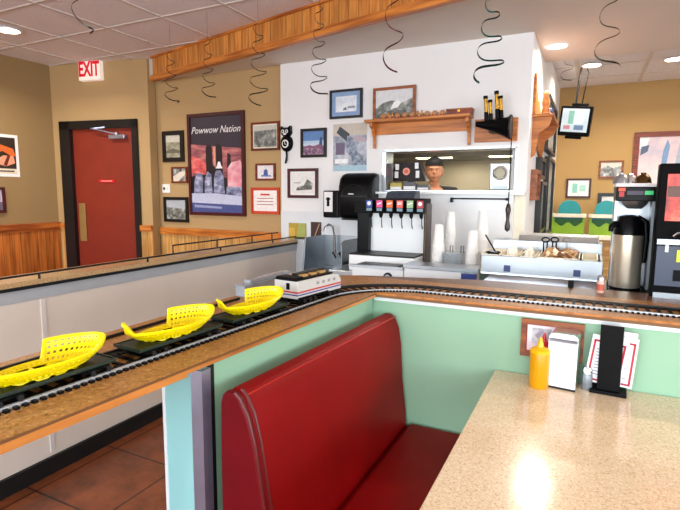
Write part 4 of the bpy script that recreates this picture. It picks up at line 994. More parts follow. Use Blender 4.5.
# cups and straw box on the steel counter
yc = 3.36
zcup = .901
cup_m = mat('foam_white','f6f4f1',.6,var=.01)
def cup_stack(n):
    t = thing('cup_stack','', 'cups'); 
    m = MB(); prof = [(.001,0),(.03,0)]
    z = .0
    prof += [(.042,.13)]
    for k in range(n): prof += [(.045,.132+k*.012),(.0455,.138+k*.012),(.042,.140+k*.012)]
    return t, prof
specs = [(438.5,225,263,3.36,'short stack of white foam cups right beside the soda dispenser'),
         (450,212,262,3.62,'tall slim stack of white foam cups behind the clear straw box'),
         (472.5,231,266,3.30,'wide stack of white foam cups at the front right of the straw box'),
         (482,211,262,3.62,'tallest white foam cup stack by the salad station')]
for (px,t0,b0,yy,l) in specs:
    ctr = PY(px,(t0+b0)/2,yy); ht = PY(px,t0,yy).z-zcup
    t = thing('cup_stack', l, 'cups', (ctr.x, yy, zcup), 0, 'upside down foam cup stacks')
    # cups nested upside down: wide rims below, narrow base on top
    r0_ = .043; prof = [(.001,0)]
    n = max(3, int((ht-.12)/.016))
    for k in range(n): prof += [(r0_,k*.016),(r0_,k*.016+.006),(r0_-.003,k*.016+.008)]
    prof += [(r0_-.004,n*.016),(.028,ht),(.001,ht)]
    MB().lathe(prof, seg=24).build('nested_cups', cup_m, t, smooth=True)
    MB().lathe([(.0275,0),(.0275,.004),(.024,.004),(.024,.0)], (0,0,ht-.001), 20).build('base_ring', cup_m, t)
ctr = PY(454.5,252,3.34)
sbx = thing('straw_box', 'clear acrylic straw box with wire handles between the foam cup stacks', 'straw box', (ctr.x, 3.34, zcup))
cl = mat('clear_acrylic','dfe8ee',.08,trans=.75,var=.02)
m = MB(); w = .062; h = .15
m.box(-w,w,-.05,-.046,0,h).box(-w,w,.046,.05,0,h).box(-w,-w+.004,-.046,.046,0,h).box(w-.004,w,-.046,.046,0,h).box(-w,w,-.05,.05,0,.004)
m.build('box_walls', cl, sbx)
MB().box(-w-.003,w+.003,-.053,.053,h,h+.008).build('lid', cl, sbx)
for xx in (-.02,.052): MB().tube([(xx,-.04,h+.008),(xx,-.04,h+.055),(xx+.018,-.04,h+.055),(xx+.018,-.04,h+.008)], .003, 6).build('wire_handle', M_MBLACK, sbx)
m = MB()
for k in range(16): m.tube([(-w+.01,-.035+.0045*k,.01+.003*(k%4)),(w-.01,-.035+.0045*k,.012+.004*(k%5))], .003, 6)
m.build('straws', mat('straw_white','e8e2ea',.5), sbx)
tag(sbx.children[-1], kind='stuff')
# towel rail on the white panel
yr = YW-.07
a = PY(451,199,yr); b_ = PY(509,198.5,yr); zr = (a.z+b_.z)/2
tr_ = thing('towel_rail', 'thin dark metal rail across the white panel under the pass-through', 'rail', ((a.x+b_.x)/2, yr, zr))
MB().box(a.x,b_.x-.0,yr-.03,yr-.022,zr-.006,zr+.006).build('rail_bar', M_MBLACK, tr_, world=True)
MB().box(a.x,a.x+.02,yr-.03,yr,zr-.03,zr+.008).build('end_mount', M_MBLACK, tr_, world=True)
MB().box(b_.x-.02,b_.x,yr-.03,yr,zr-.012,zr+.008).build('end_mount', M_MBLACK, tr_, world=True)

# ------------------------------------------------------------------ salad / prep station
yp = 2.86; x0, x1 = PY(481,268,yp).x, PY(603,268,yp).x
zp = (PY(482,252.5,yp).z+PY(600,264,yp).z)/2
pr = thing('prep_station', 'long stainless prep station with open wells behind the train counter', 'prep station', ((x0+x1)/2, yp+.2, 0))
MB().box(x0,x1,yp,yp+.5,.0,zp-.12).build('cabinet', M_WPANEL, pr, world=True, bevel=.004)
m = MB(); m.box(x0,x1,yp-.006,yp+.012,zp-.12,zp).box(x0,x0+.012,yp,yp+.5,zp-.12,zp).box(x1-.012,x1,yp,yp+.5,zp-.12,zp).box(x0,x1,yp+.36,yp+.5,zp-.12,zp+.06)
m.build('well_rim', M_STEEL, pr, world=True, bevel=.003)
MB().box(x0,x1,yp-.03,yp,zp-.105,zp-.1).box(x0,x1-.0,yp-.035,yp-.03,zp-.145,zp-.1).build('front_lip', M_CHROME, pr, world=True)
for px in (507,577): MB().box(PY(px,272,yp).x-.017,PY(px,272,yp).x+.017,yp-.012,yp-.006,zp-.085,zp-.05).build('latch', cm('27346c'), pr, world=True)
MB().prismX([(yp+.36,zp+.06),(yp+.5,zp+.06),(yp+.5,zp+.10),(yp+.4,zp+.09)], x0+.15,x1-.02).build('rear_hood', M_STEEL, pr, world=True, bevel=.003)
zw = zp-.02
def pan(label, pa, pb, y0, y1, content, name='food_pan'):
    xa_, xb_ = PY(pa,250,(y0+y1)/2).x+.003, PY(pb,250,(y0+y1)/2).x-.003
    t = thing(name, label, 'food pan', ((xa_+xb_)/2, (y0+y1)/2, zp-.118))
    m = MB(); hh = .122
    m.box(xa_,xa_+.004,y0,y1,zp-.118,zp-.118+hh).box(xb_-.004,xb_,y0,y1,zp-.118,zp-.118+hh).box(xa_,xb_,y0,y0+.004,zp-.118,zp-.118+hh).box(xa_,xb_,y1-.004,y1,zp-.118,zp-.118+hh).box(xa_,xb_,y0,y1,zp-.118,zp-.112)
    m.build('pan_walls', M_CREAM, t, world=True); return t, xa_, xb_
y0, y1 = yp+.02, yp+.34
t, xa_, xb_ = pan('cream pan with round dark soup ring and ladle at the left end', 485, 504, y0, y1, 0)
MB().box(xa_+.004,xb_-.004,y0+.004,y1-.004,zp-.112,zp-.01).build('lid', M_CREAM, t, world=True)
c_ = ((xa_+xb_)/2, y0+.13, zp-.009)
MB().lathe([(.024,0),(.04,0),(.043,.012),(.036,.014),(.024,.004)], c_, 24).build('black_ring', M_BLACK, t, world=True)
ldl = thing('ladle', 'black handled ladle sticking out of the soup ring', 'ladle', (c_[0], c_[1], zp-.008))
MB().lathe([(.001,0),(.014,.003),(.02,.012),(.0205,.012)], (0,0,.002), 16).build('bowl', M_STEEL, ldl, smooth=True)
MB().tube([(.012,0,.01),(-.05,.0,.11)], .0045, 8).build('handle', M_BLACK, ldl)
t, xa_, xb_ = pan('cream pan holding a knotted clear bag, second from the left', 505, 521, y0, y1, 0)
def crumple(name, label, cx, cy, z, rx, ry, rz, m, seed, cat):
    random.seed(seed); bmh = bmesh.new(); bmesh.ops.create_icosphere(bmh, subdivisions=3, radius=1)
    for v in bmh.verts:
        k = 1+random.uniform(-.16,.16); v.co = Vector((v.co.x*rx*k, v.co.y*ry*k, v.co.z*rz*k+rz))
    me = bpy.data.meshes.new(name); bmh.to_mesh(me); bmh.free(); me.materials.append(m)
    o = bpy.data.objects.new(name, me); COL.objects.link(o); o.location = (cx, cy, z); return tag(o, label, cat)
bagm = mat('translucent_bag','efe9dc',.35,var=.12,scale=40)
crumple('plastic_bag', 'crumpled pale bag in the second cream pan from the left', (xa_+xb_)/2, y0+.15, zp-.11, (xb_-xa_)/2-.012, .11, .075, bagm, 3, 'bag')
t, xa_, xb_ = pan('cream pan holding a pale bag, beside the brown packets', 522, 538, y0, y1, 0)
crumple('plastic_bag', 'crumpled pale bag in the cream pan next to the brown packets', (xa_+xb_)/2, y0+.15, zp-.11, (xb_-xa_)/2-.012, .11, .075, bagm, 5, 'bag')
t, xa_, xb_ = pan('wide cream pan heaped with brown sauce packets', 539, 581, y0, y1, 0)
m = MB(); random.seed(11)
pk = MB()
for k in range(150):
    pk.mat(k % 3)
    pk.obox((random.uniform(xa_+.035,xb_-.035), random.uniform(y0+.04,y1-.04), zp-.105+random.uniform(.02,.13)), (.05,.028,.006), (random.uniform(-.9,.9), random.uniform(-.9,.9), random.uniform(0,3)))
po = pk.build('sauce_packets', [cm('8a5a34'), cm('c49a6a'), cm('e6d2b0')]); tag(po, 'heap of brown and tan sauce packets in the wide pan', 'sauce packets', kind='stuff')
t, xa_, xb_ = pan('empty cream pan at the right end of the prep station', 582, 599, y0, y1, 0)
# tong handles standing behind the packets
for px, l in ((546,'black looped tongs standing left in the packet pan'),(555,'black looped tongs standing in the middle of the packet pan'),(567,'pale looped tongs at the right of the packet pan')):
    c_ = PY(px,239,yp+.3)
    t = thing('tongs', l, 'tongs', (c_.x, yp+.28, zp-.08), 0, 'tongs in the packet pan')
    mm_ = M_BLACK if px < 560 else M_STEEL
    h = c_.z-(zp-.08)-.015
    MB().tube([(-.008,0,0),(-.01,0,h)], .004, 6).build('arm', mm_, t); MB().tube([(.008,0,0),(.01,0,h)], .004, 6).build('arm', mm_, t)
    MB().tube([(.02*math.cos(a_), 0, h+.012+.013*math.sin(a_)) for a_ in [i*PI/8 for i in range(17)]], .0045, 6, cap=False).build('grip_loop', mm_, t)
# pepper shaker with red print
p = PY(600,285,2.55)
ps = thing('spice_shaker', 'small clear and red spice shaker left of the coffee brewer', 'shaker', (p.x, 2.47, ZT-.002))
MB().lathe([(.013,0),(.0155,.004),(.0155,.05),(.013,.058)], seg=18).build('jar', cm('e4b8a8'), ps, smooth=True)
MB().lathe([(.0158,.012),(.0158,.04)], seg=18).build('label_band', cm('c8604a'), ps)
MB().lathe([(.0155,0),(.0155,.014),(.01,.022),(.001,.024)], (0,0,.056), 18).build('cap', M_STEEL, ps, smooth=True)

# ------------------------------------------------------------------ coffee brewer and airpot
# back ledge carrying the brewer and the juice machine
zl = .975
lg = thing('rear_ledge', 'dark low ledge behind the track carrying the coffee brewer', 'counter', (1.5, 2.8, 0))
LX = PY(603,268,2.86).x+.012
MB().box(-.5,LX-.004,2.562,yp-.036,.955,.975).box(-.5,LX-.004,2.562,2.57,.9,.955).build('front_shelf', M_STEEL, pr, world=True)
MB().box(LX,XE-.1,2.562,3.1,.93,zl).build('ledge_top', M_STEEL, lg, world=True)
MB().box(LX+.02,XE-.1,2.6,3.08,0,.93).build('cabinet', M_DARK, lg, world=True)
yb_ = 2.72
x0, x1 = PY(614,230,yb_).x, PY(652,230,yb_).x
br = thing('coffee_brewer', 'steel and black coffee brewer with lit green switch and airpot bay', 'coffee maker', ((x0+x1)/2, yb_, zl))
br.rotation_euler = (0,0,0)
zt = PY(633,183.5,yb_).z; zh = PY(633,201,yb_).z
MB().box(x0-.008,x1+.005,yb_-.1,yb_+.22,zl,zl+.03).build('base', M_BLACK, br, world=True, bevel=.003)
MB().box(x0-.02,x1+.0,yb_-.105,yb_-.1,zl+.01,zl+.026).build('base_trim', M_CHROME, br, world=True)
MB().box(x0,x1,yb_+.1,yb_+.2,zl+.03,zh).build('column', M_STEEL, br, world=True, bevel=.003)
MB().box(x0-.004,x0+.008,yb_-.0,yb_+.2,zl+.03,zh).build('side_panel', M_STEEL, br, world=True)
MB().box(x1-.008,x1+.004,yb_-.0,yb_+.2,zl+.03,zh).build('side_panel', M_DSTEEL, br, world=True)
MB().box(x0-.004,x1+.004,yb_-.06,yb_+.22,zh,zt-.016).build('brew_head', M_GBLACK, br, world=True, bevel=.004)
MB().box(x0-.008,x1+.006,yb_-.07,yb_+.24,zt-.016,zt).build('top_shelf', M_PAPER, br, world=True, bevel=.002)
MB().box(x0+.004,x0+.032,yb_-.064,yb_-.06,zt-.036,zt-.02).build('orange_tag', cm('e8501c'), br, world=True)
MB().box(x0+.008,x0+.028,yb_-.064,yb_-.06,zt-.062,zt-.038).build('red_tag', cm('c8181c'), br, world=True)
MB().box(x1-.045,x1-.012,yb_-.064,yb_-.06,zt-.052,zt-.034).build('green_switch', mat('green_switch','1f9a58',.3,emit='20c060',estr=.6), br, world=True)
MB().lathe([(.03,0),(.05,.02),(.055,.035)], ((x0+x1)/2,yb_-.0,zh-.035), 20).build('filter_basket', M_STEEL, br, world=True, smooth=True)
MB().box(x0+.04,x1-.05,yb_-.062,yb_-.06,(zh+zt)/2-.012,(zh+zt)/2+.006).build('dim_display', cm('3a2c48'), br, world=True)
ap = thing('airpot', 'tall brushed steel airpot with black lid and spout in the brewer', 'airpot', ((PY(609,250,yb_-.02).x+PY(646,250,yb_-.02).x)/2, yb_-.02, zl+.03))
ra = (PY(645,250,yb_-.02).x-PY(612,250,yb_-.02).x)/2*.93
hb = PY(628,235,yb_-.05).z-(zl+.03); hl = PY(628,215,yb_-.05).z-(zl+.03)
MB().lathe([(ra*.96,0),(ra,.01),(ra,hb)], seg=32).build('steel_body', mat('brushed_airpot','e6dcc8',.28,metal=.8,var=.05,scale=5), ap, smooth=True)
MB().lathe([(ra+.002,0),(ra+.002,.012)], (0,0,0), 32).build('base_ring', M_BLACK, ap)
MB().lathe([(ra*1.01,0),(ra*1.0,.02),(ra*.85,(hl-hb)*.6),(ra*.7,(hl-hb)*.92),(ra*.2,hl-hb),(.001,hl-hb)], (0,0,hb), 32).build('lid', M_GBLACK, ap, smooth=True)
MB().tube([(-ra*.5,-.02,hb+.045),(-ra*1.0,-.04,hb+.05),(-ra*1.2,-.05,hb+.035),(-ra*1.22,-.052,hb+.015)], [.016,.015,.013,.01], 10).build('spout', M_GBLACK, ap, smooth=True)
MB().tube([(ra*.5,0,hl-.01),(ra*1.05,0,hl-.03),(ra*1.18,0,hb-.02),(ra*1.1,0,hb-.13)], [.012,.013,.012,.011], 10).build('handle', M_GBLACK, ap, smooth=True)
# things on the brewer: three gold/steel bowls
for i, (px, l, m_) in enumerate(((621,'small steel bowl upside down, left on top of the coffee brewer',M_STEEL),(631,'pale steel bowl in the middle of the brewer top',M_CHROME),(643,'dark and gold warmer bowl at the right of the brewer top',mat('dark_gold','5a4220',.25,metal=.8)))):
    c_ = PY(px,180,yb_+.03); t = thing('steel_bowl', l, 'bowl', (c_.x, yb_+.02+.08*(i%2), zt), 0, 'bowls on the coffee brewer')
    MB().lathe([(.034,0),(.036,.004),(.03,.028),(.018,.042),(.001,.046)], seg=24).build('bowl', m_, t, smooth=True)
    MB().lathe([(.012,0),(.012,.006),(.001,.007)], (0,0,.044), 14).build('foot', m_, t)

# tall black juice machine at the right edge
ym = 2.5
x0 = PY(657,200,ym).x; zt = PY(668,163.5,ym).z
jm = thing('juice_dispenser', 'tall black drink machine with glowing red picture panel at the right edge', 'drink machine', (x0+.15, ym+.2, ZT-.002))
zb = ZT-.002
MB().box(x0,x0+.3,ym-.02,ym+.06,ZT-.0018,zt).build('front_case', mat('matt_black','060608',.65,var=.1,spec=.1), jm, world=True, bevel=.006)
MB().box(x0+.07,x0+.29,ym+.063,ym+.3,zl+.001,zt).build('rear_case', M_GBLACK, jm, world=True, bevel=.006)
q = lambda x,y: PY(x,y,ym-.02)
xa_ = q(666,200).x
MB().box(xa_,x0+.28,ym-.024,ym-.019,q(672,221).z,q(672,174).z).build('picture_panel', photo('red_fruit_panel',('3a0c10','d8301c','f07a5a'),12), jm, world=True)
MB().box(xa_+.003,x0+.28,ym-.026,ym-.022,q(672,197).z,q(672,186).z).build('dark_figure', cm('5a3020'), jm, world=True)
MB().box(x0+.008,x0+.28,ym-.05,ym-.02,q(668,244).z,q(668,239).z).build('tap_shelf', M_STEEL, jm, world=True)
MB().box(x0+.012,x0+.28,ym-.023,ym-.019,q(668,286).z,q(668,246).z).build('lower_panel', mat('slate_blue_panel','39435a',.35), jm, world=True)
MB().box(q(677,250).x,x0+.2,ym-.026,ym-.022,q(677,262).z,q(677,250).z).build('yellow_label', cm('d8e020'), jm, world=True)
MB().box(q(665,248).x,q(668.5,248).x,ym-.026,ym-.022,q(667,252).z,q(667,245).z).build('white_label', M_PAPER, jm, world=True)
MB().box(q(673,272).x,x0+.2,ym-.026,ym-.022,q(675,281).z,q(675,270).z).build('keypad', M_BLACK, jm, world=True)
MB().tube([q(672,236)+Vector((0,-.03,0)), q(676,233)+Vector((0,-.03,0)), q(684,232)+Vector((0,-.02,0))], .006, 8).build('tap', M_CHROME, jm, world=True)
MB().box(x0+.01,x0+.28,ym-.032,ym-.02,zb,zb+.022).build('drip_tray', M_STEEL, jm, world=True)

# ------------------------------------------------------------------ hanging screen on the far side
yt = 6.2
q = lambda x,y: PY(x,y,yt)
tv = thing('hanging_screen', 'small black ceiling-hung flat screen showing a pale picture', 'screen', (q(574,120).x, yt, q(574,136).z))
tv.rotation_euler = (R(8), R(7), R(-10))
w = (q(592,120).x-q(558,120).x)*.95; h = (q(574,104).z-q(574,136).z)*.92
MB().box(-w/2,w/2,-.03,.03,0,h).build('case', M_GBLACK, tv, bevel=.01)
art_obj('screen_image', tv, w*.84, h*.78, [(mat('screen_glow','c8d4dc',.3,emit='b9c6cf',estr=.55),FULL),(mat('screen_green','7fb4a4',.3,emit='7fb4a4',estr=.5),rect(.25,.45,.35,.9)),(mat('screen_white','eef2f4',.3,emit='eef2f4',estr=.6),rect(.55,.8,.4,.85)),(mat('screen_pink','c88a94',.3,emit='c88a94',estr=.4),rect(.1,.35,.12,.28)),(mat('screen_blue','6a86a8',.3,emit='6a86a8',estr=.4),rect(.5,.85,.1,.3))], -.034)
tv.children[-1].location = (0,0,h*.53)
MB().box(-.06,.1,.0,.05,h,h+.03).build('upper_bracket', M_BLACK, tv, bevel=.004)
MB().box(-.08,.08,-.02,.04,-.03,0).build('speaker_bar', M_BLACK, tv, bevel=.004)
zt_ = ZC-q(574,136).z
MB().tube([(-.03,.03,h),(-.03,.03+.0,zt_+.005)], .012, 8).build('ceiling_pole', M_MBLACK, tv)
MB().tube([(.03,.04,h),(.045,.05,zt_*.93),(.02,.05,zt_+.005)], .006, 6).build('cable', M_BLACK, tv)

# ------------------------------------------------------------------ booster seats + cabinet at far wall
yh = 6.75
q = lambda x,y: PY(x,y,yh)
cab = thing('low_cabinet', 'low pale wood cabinet below the far wall holding the booster seats', 'cabinet', (.5, yh+.1, 0))
zc_ = q(575,236).z
MB().box(XRET+.006,2.4,yh-.1,YF-.02,zc_-.03,zc_).build('cabinet_top', M_CREAM, cab, world=True, bevel=.003)
MB().box(XRET+.01,2.38,yh-.06,YF-.02,0,zc_-.03).build('cabinet_body', wood('pale_cabinet_wood','caa468','a27a40','X'), cab, world=True)
for k in range(4):
    xx = q(546,240).x+.03+.62*k
    d_ = MB().box(xx,xx+.58,yh-.075,yh-.06,zc_-.19,zc_-.05).build('drawer', wood('drawer_wood%d'%k,'c89a5c','9a7038','X'), cab, world=True)
def booster():
    t = thing('booster_seat','', 'booster seat'); w = .2
    # teal back shell
    m = MB(); arc = [(-.135,.2)]+[(-.135*math.cos(a_)*1.0, .22+.14*math.sin(a_)**.7) for a_ in [i*PI/12 for i in range(1,12)]]+[(.135,.2)]
    m.prismY(arc, .10, .14); m.build('seat_back', M_TEAL, t, bevel=.008)
    m = MB(); m.box(-.16,.16,-.05,.13,.16,.19); m.build('seat', M_TEAL, t, bevel=.008)
    # cream tray
    MB().prism([(-w,.04),(-w,-.12),(-w+.04,-.16),(w-.04,-.16),(w,-.12),(w,.04),(w-.05,.04),(w-.06,-.06),(-w+.06,-.06),(-w+.05,.04)], .19, .225).build('tray', M_CREAM, t, bevel=.006)
    # lime lower shell with wavy top
    top = [(-.16+.32*i/12, .12+.022*math.cos(i*PI/3)) for i in range(12,-1,-1)]
    MB().prismY([(-.18,.0),(.18,.0),(.185,.185),(.165,.185)]+top+[(-.165,.185),(-.185,.185)], -.13, -.11).build('front_shell', M_LIME, t)
    MB().box(-.165,.165,-.1,.12,.02,.17).build('seat_core', M_DKGREEN, t)
    for sx in (-1,1): MB().box(sx*.17-.012,sx*.17+.012,-.12,.13,0,.19).build('side_leg', M_LIME, t, bevel=.004)
    MB().box(-.19,.19,-.14,.14,0,.02).build('foot_frame', M_CREAM, t, bevel=.004)
    return t
bs = booster()
for i, (px, l) in enumerate(((568,'leftmost teal and lime booster seat with cream tray below the pale document'),(606,'middle teal and lime booster seat, half hidden by the coffee brewer'),(653,'teal and lime booster seat visible only between brewer and drink machine'))):
    o = bs if i == 0 else copy_tree(bs); c_ = q(px,225); o.location = (c_.x, yh+.06, zc_+.001); o.scale = (.98,1,1.2); tag(o, l, 'booster seat', 'booster seats on the far cabinet')
# jar of brown snacks seen right of brewer
c_ = PY(651,250,4.6)

# ------------------------------------------------------------------ kitchen seen through the pass
kb = thing('kitchen_worktop', 'steel worktop inside the kitchen behind the pass-through', 'worktop', (-1.6, 4.5, 0))
KX0, KX1 = -2.4, -.57
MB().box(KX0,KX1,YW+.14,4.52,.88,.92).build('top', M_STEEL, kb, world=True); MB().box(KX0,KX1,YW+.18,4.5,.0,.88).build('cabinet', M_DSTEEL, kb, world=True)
hd = thing('extractor_hood', 'steel extractor hood with light strip across the kitchen', 'hood', (-1.7, 5.7, 1.9))
zh_ = PY(450,157,5.2).z
MB().prismX([(5.2,zh_+.02),(6.19,zh_+.02),(6.19,2.55),(5.6,2.55),(5.2,zh_+.3)], -2.9,-.62).build('canopy', M_DSTEEL, hd, world=True)
MB().box(-2.9,-.62,5.18,5.2,zh_,zh_+.05).build('front_rim', mat('hood_rim','4a453c',.4,metal=.6), hd, world=True)
MB().box(-1.72,-1.35,5.3,5.42,zh_+.0,zh_+.02).build('light_strip', mat('hood_light','fff2c8',.4,emit='fff0c0',estr=6), hd, world=True)
MB().box(-.95,-.7,5.3,5.42,zh_+.0,zh_+.02).build('light_strip', mat('hood_light','fff2c8',.4,emit='fff0c0',estr=6), hd, world=True)
for (lx, e) in ((-1.53,14),(-.85,8)):
    ld = bpy.data.lights.new('hood_lamp','AREA'); ld.shape = 'RECTANGLE'; ld.size = .35; ld.size_y = .12; ld.energy = e; ld.color = (1,.9,.7)
    lo = bpy.data.objects.new('hood_lamp', ld); COL.objects.link(lo); lo.location = (lx,5.36,zh_-.01)
# steel fan unit
yk = 4.42
c_ = PY(500,176,yk); rr = (PY(511,176,yk).x-PY(490,176,yk).x)/2
fn = thing('kitchen_appliance', 'square steel kitchen unit with round bowl ring at the right of the pass', 'appliance', (c_.x, yk, PY(500,189,yk).z-.02))
zb = PY(500,190,yk).z; zt = PY(500,163,yk).z
MB().box(c_.x-rr,c_.x+rr,yk,yk+.06,zb-.0,zt).build('case', M_STEEL, fn, world=True, bevel=.008)
MB().tube([(c_.x+rr*.6*math.cos(a_), yk-.01, (zb+zt)/2+.03+rr*.6*math.sin(a_)) for a_ in [i*PI/12 for i in range(25)]], .012, 8, cap=False).build('ring', M_CHROME, fn, world=True, smooth=True)
MB().disc((c_.x,yk-.004,(zb+zt)/2+.03), rr*.5,'Y',.01,24).build('bowl', mat('beige_enamel','b0a68c',.3), fn, world=True)
MB().box(c_.x-rr*.7,c_.x+rr*.7,yk-.012,yk,zb+.01,zb+.04).build('control_strip', M_DSTEEL, fn, world=True)
MB().box(c_.x-.03,c_.x+.03,yk,yk+.06,.92,zb).build('stand', M_DSTEEL, fn, world=True)
# warmer/menu box
yk = 4.2
q = lambda x,y: PY(x,y,yk)
mbx = thing('order_display', 'dark red display box with round emblem and white slips at the left of the pass', 'display box', ((q(394,180).x+q(424,180).x)/2, yk, q(409,180).z))
m = MB().add([q(396,163)-Vector((0,0,0)), q(419,162), q(426,181), q(388,181), q(396,163)+Vector((0,.1,0)), q(419,162)+Vector((0,.1,0)), q(426,181)+Vector((0,.1,0)), q(388,181)+Vector((0,.1,0))], [(0,3,2,1),(4,5,6,7),(0,1,5,4),(1,2,6,5),(2,3,7,6),(3,0,4,7)])
m.build('box_body', mat('dark_maroon','1c070a',.4,spec=.2), mbx, world=True)
MB().box(q(409,180).x-.02,q(409,180).x+.02,yk+.03,yk+.07,.92,q(409,181).z+.01).build('stand_post', M_MBLACK, mbx, world=True)
MB().disc(q(406.5,171.5)+Vector((0,-.004,0)), .032,'Y',.006,24).build('round_emblem', cm('e89078'), mbx, world=True)
MB().disc(q(406.5,171.5)+Vector((0,-.008,0)), .018,'Y',.004,16).build('emblem_centre', cm('c8503c'), mbx, world=True)
for (a_,b2,c2,d2) in ((395.5,399,164,170),(395,398.5,171.5,178),(415,418.5,163,169),(416,419.5,171,178)):
    MB().box(q(a_,170).x,q(b2,170).x,yk-.006,yk-.001,q(400,d2).z,q(400,c2).z).build('order_slip', M_PAPER, mbx, world=True)
yk2 = YW+.07
q = lambda x,y: PY(x,y,yk2)
zs = oz0+.005
for (a_,b2,t_,cc,nm,l) in ((391,403,183,'b5a03c','yellow_box','small yellow carton on the pass-through sill'),(404,417,182,'4a4650','grey_box','small grey carton beside the yellow one on the sill'),(417.5,430,185,'3c4550','ticket_tray','low slate tray in front of the cook on the sill')):
    t = thing(nm, l, 'box', ((q(a_,188).x+q(b2,188).x)/2, yk2, zs))
    w = q(b2,188).x-q(a_,188).x-.006; h = q(400,t_).z-zs
    MB().box(-w/2,w/2,-.03,.03,0,h).build('carton', cm(cc), t, bevel=.002)
    MB().box(-w/2+.004,w/2-.004,-.0315,-.03,.002,h*.45).build('white_label', M_PAPER, t)

# ------------------------------------------------------------------ the cook
def skin_mesh(verts, edges, radii, root, sub=2):
    me = bpy.data.meshes.new('tmp'); me.from_pydata(verts, edges, []); o = bpy.data.objects.new('tmp', me); COL.objects.link(o)
    sk_ = o.modifiers.new('s','SKIN')
    lay = me.skin_vertices[0].data
    for i, r_ in enumerate(radii): lay[i].radius = (r_, r_) if not isinstance(r_, tuple) else r_
    lay[root].use_root = True
    sk_.use_smooth_shade = True
    ss = o.modifiers.new('ss','SUBSURF'); ss.levels = sub; ss.render_levels = sub
    return o
def finalize(o):
    dg = bpy.context.evaluated_depsgraph_get(); me = bpy.data.meshes.new_from_object(o.evaluated_get(dg)); bpy.data.objects.remove(o); return me
pc = PY(434.5,171,4.85)
hz = pc.z
cook = bpy.data.objects.new('person', None)
V = []; E_ = []; RD = []
def J(name_, p, r_, par=None):
    V.append(tuple(p)); RD.append(r_)
    if par is not None: E_.append((par, len(V)-1))
    return len(V)-1
top = hz+.13
pel = J('pelvis',(0,0,.95),(.15,.11)); sp = J('',(0,0,1.12),(.135,.10),pel); chest = J('',(0,-.01,1.33),(.165,.115),sp)
uc = J('',(0,-.0,1.445),(.13,.09),chest); nk = J('',(0,-.0,1.51),(.056,.056),uc); nk2 = J('',(0,-.01,1.555),(.050,.052),nk)
J('',(0,-.015,1.60),(.05,.055),nk2)
for sx in (-1,1):
    sh_ = J('',(sx*.175,0,1.45),.058,uc); el = J('',(sx*.225,-.02,1.12),.042,sh_); el2 = J('',(sx*.222,-.06,1.06),.040,el); wr = J('',(sx*.17,-.27,1.01),.027,el2); pm = J('',(sx*.16,-.33,.995),(.034,.018),wr)
    for k, (dx, ln, dy) in enumerate(((-.03,.055,0),(-.011,.066,0),(.010,.062,0),(.028,.048,0))):
        f1 = J('',(sx*(.16)+dx,-.37,.99),.0105,pm); f2 = J('',(sx*.16+dx*1.1,-.37-ln*.55,.982),.0095,f1); J('',(sx*.16+dx*1.15,-.37-ln,.966),.008,f2)
    t1 = J('',(sx*.16-sx*.038,-.325,.985),.012,wr); J('',(sx*.16-sx*.055,-.36,.975),.009,t1)
    hp = J('',(sx*.095,0,.9),.092,pel); kn = J('',(sx*.10,-.01,.5),.06,hp); cf = J('',(sx*.10,.015,.36),.056,kn); an = J('',(sx*.10,.02,.09),.04,cf); ht_ = J('',(sx*.105,-.05,.045),.038,an); J('',(sx*.11,-.14,.035),.03,ht_)
o = skin_mesh(V, E_, RD, pel, 1)
me_body = finalize(o)
# head, nose, ears fused to the body by remeshing
bmh = bmesh.new(); bmh.from_mesh(me_body)
def ell(c, r, rot=None):
    res = bmesh.ops.create_uvsphere(bmh, u_segments=28, v_segments=20, radius=1)
    for v in res['verts']:
        co = Vector((v.co.x*r[0], v.co.y*r[1], v.co.z*r[2]))
        v.co = co+Vector(c)
    return res['verts']
hc = Vector((0,-.02,1.665))
ell(hc+Vector((0,.008,.025)), (.076,.095,.088)); ell(hc+Vector((0,-.018,-.032)), (.066,.074,.078)); ell(hc+Vector((0,-.058,-.088)), (.026,.022,.018))
ell(hc+Vector((0,-.098,-.018)), (.011,.02,.016)); ell(hc+Vector((0,-.09,.0)), (.008,.014,.024))
ell(hc+Vector((-.077,.005,-.01)), (.010,.02,.032)); ell(hc+Vector((.077,.005,-.01)), (.010,.02,.032))
ell(hc+Vector((0,-.084,-.056)), (.024,.012,.007)); ell(hc+Vector((0,-.082,.024)), (.05,.015,.009))
me = bpy.data.meshes.new('person'); bmh.to_mesh(me); bmh.free()
tmp = bpy.data.objects.new('tmp2', me); COL.objects.link(tmp)
rmod = tmp.modifiers.new('r','REMESH'); rmod.mode = 'VOXEL'; rmod.voxel_size = .0065; rmod.use_smooth_shade = True
sm = tmp.modifiers.new('sm','SMOOTH'); sm.factor = .5; sm.iterations = 3
me2 = finalize(tmp); me2.name = 'person_body'
skinm = mat('skin','c98664',.5,var=.05,scale=20)
me2.materials.clear(); me2.materials.append(skinm)
cook = bpy.data.objects.new('person', None); COL.objects.link(cook); cook.location = (pc.x, 4.85, 0)
cook.scale = (1,1,1)
zsc = (hz+.0)/1.665; cook.scale = (zsc,zsc,zsc)
cook.rotation_euler = (0,0,R(14))
tag(cook, 'cook in black cap and black shirt looking out through the kitchen pass-through', 'person')
pb_ = bpy.data.objects.new('body', me2); COL.objects.link(pb_); pb_.parent = cook
for p_ in me2.polygons: p_.use_smooth = True
def eyeball(x):
    m = MB(); m.lathe([(.0001,-.007),(.009,-.004),(.0115,0),(.009,.004),(.0001,.007)], (x,-.0905,1.668), 14); return m
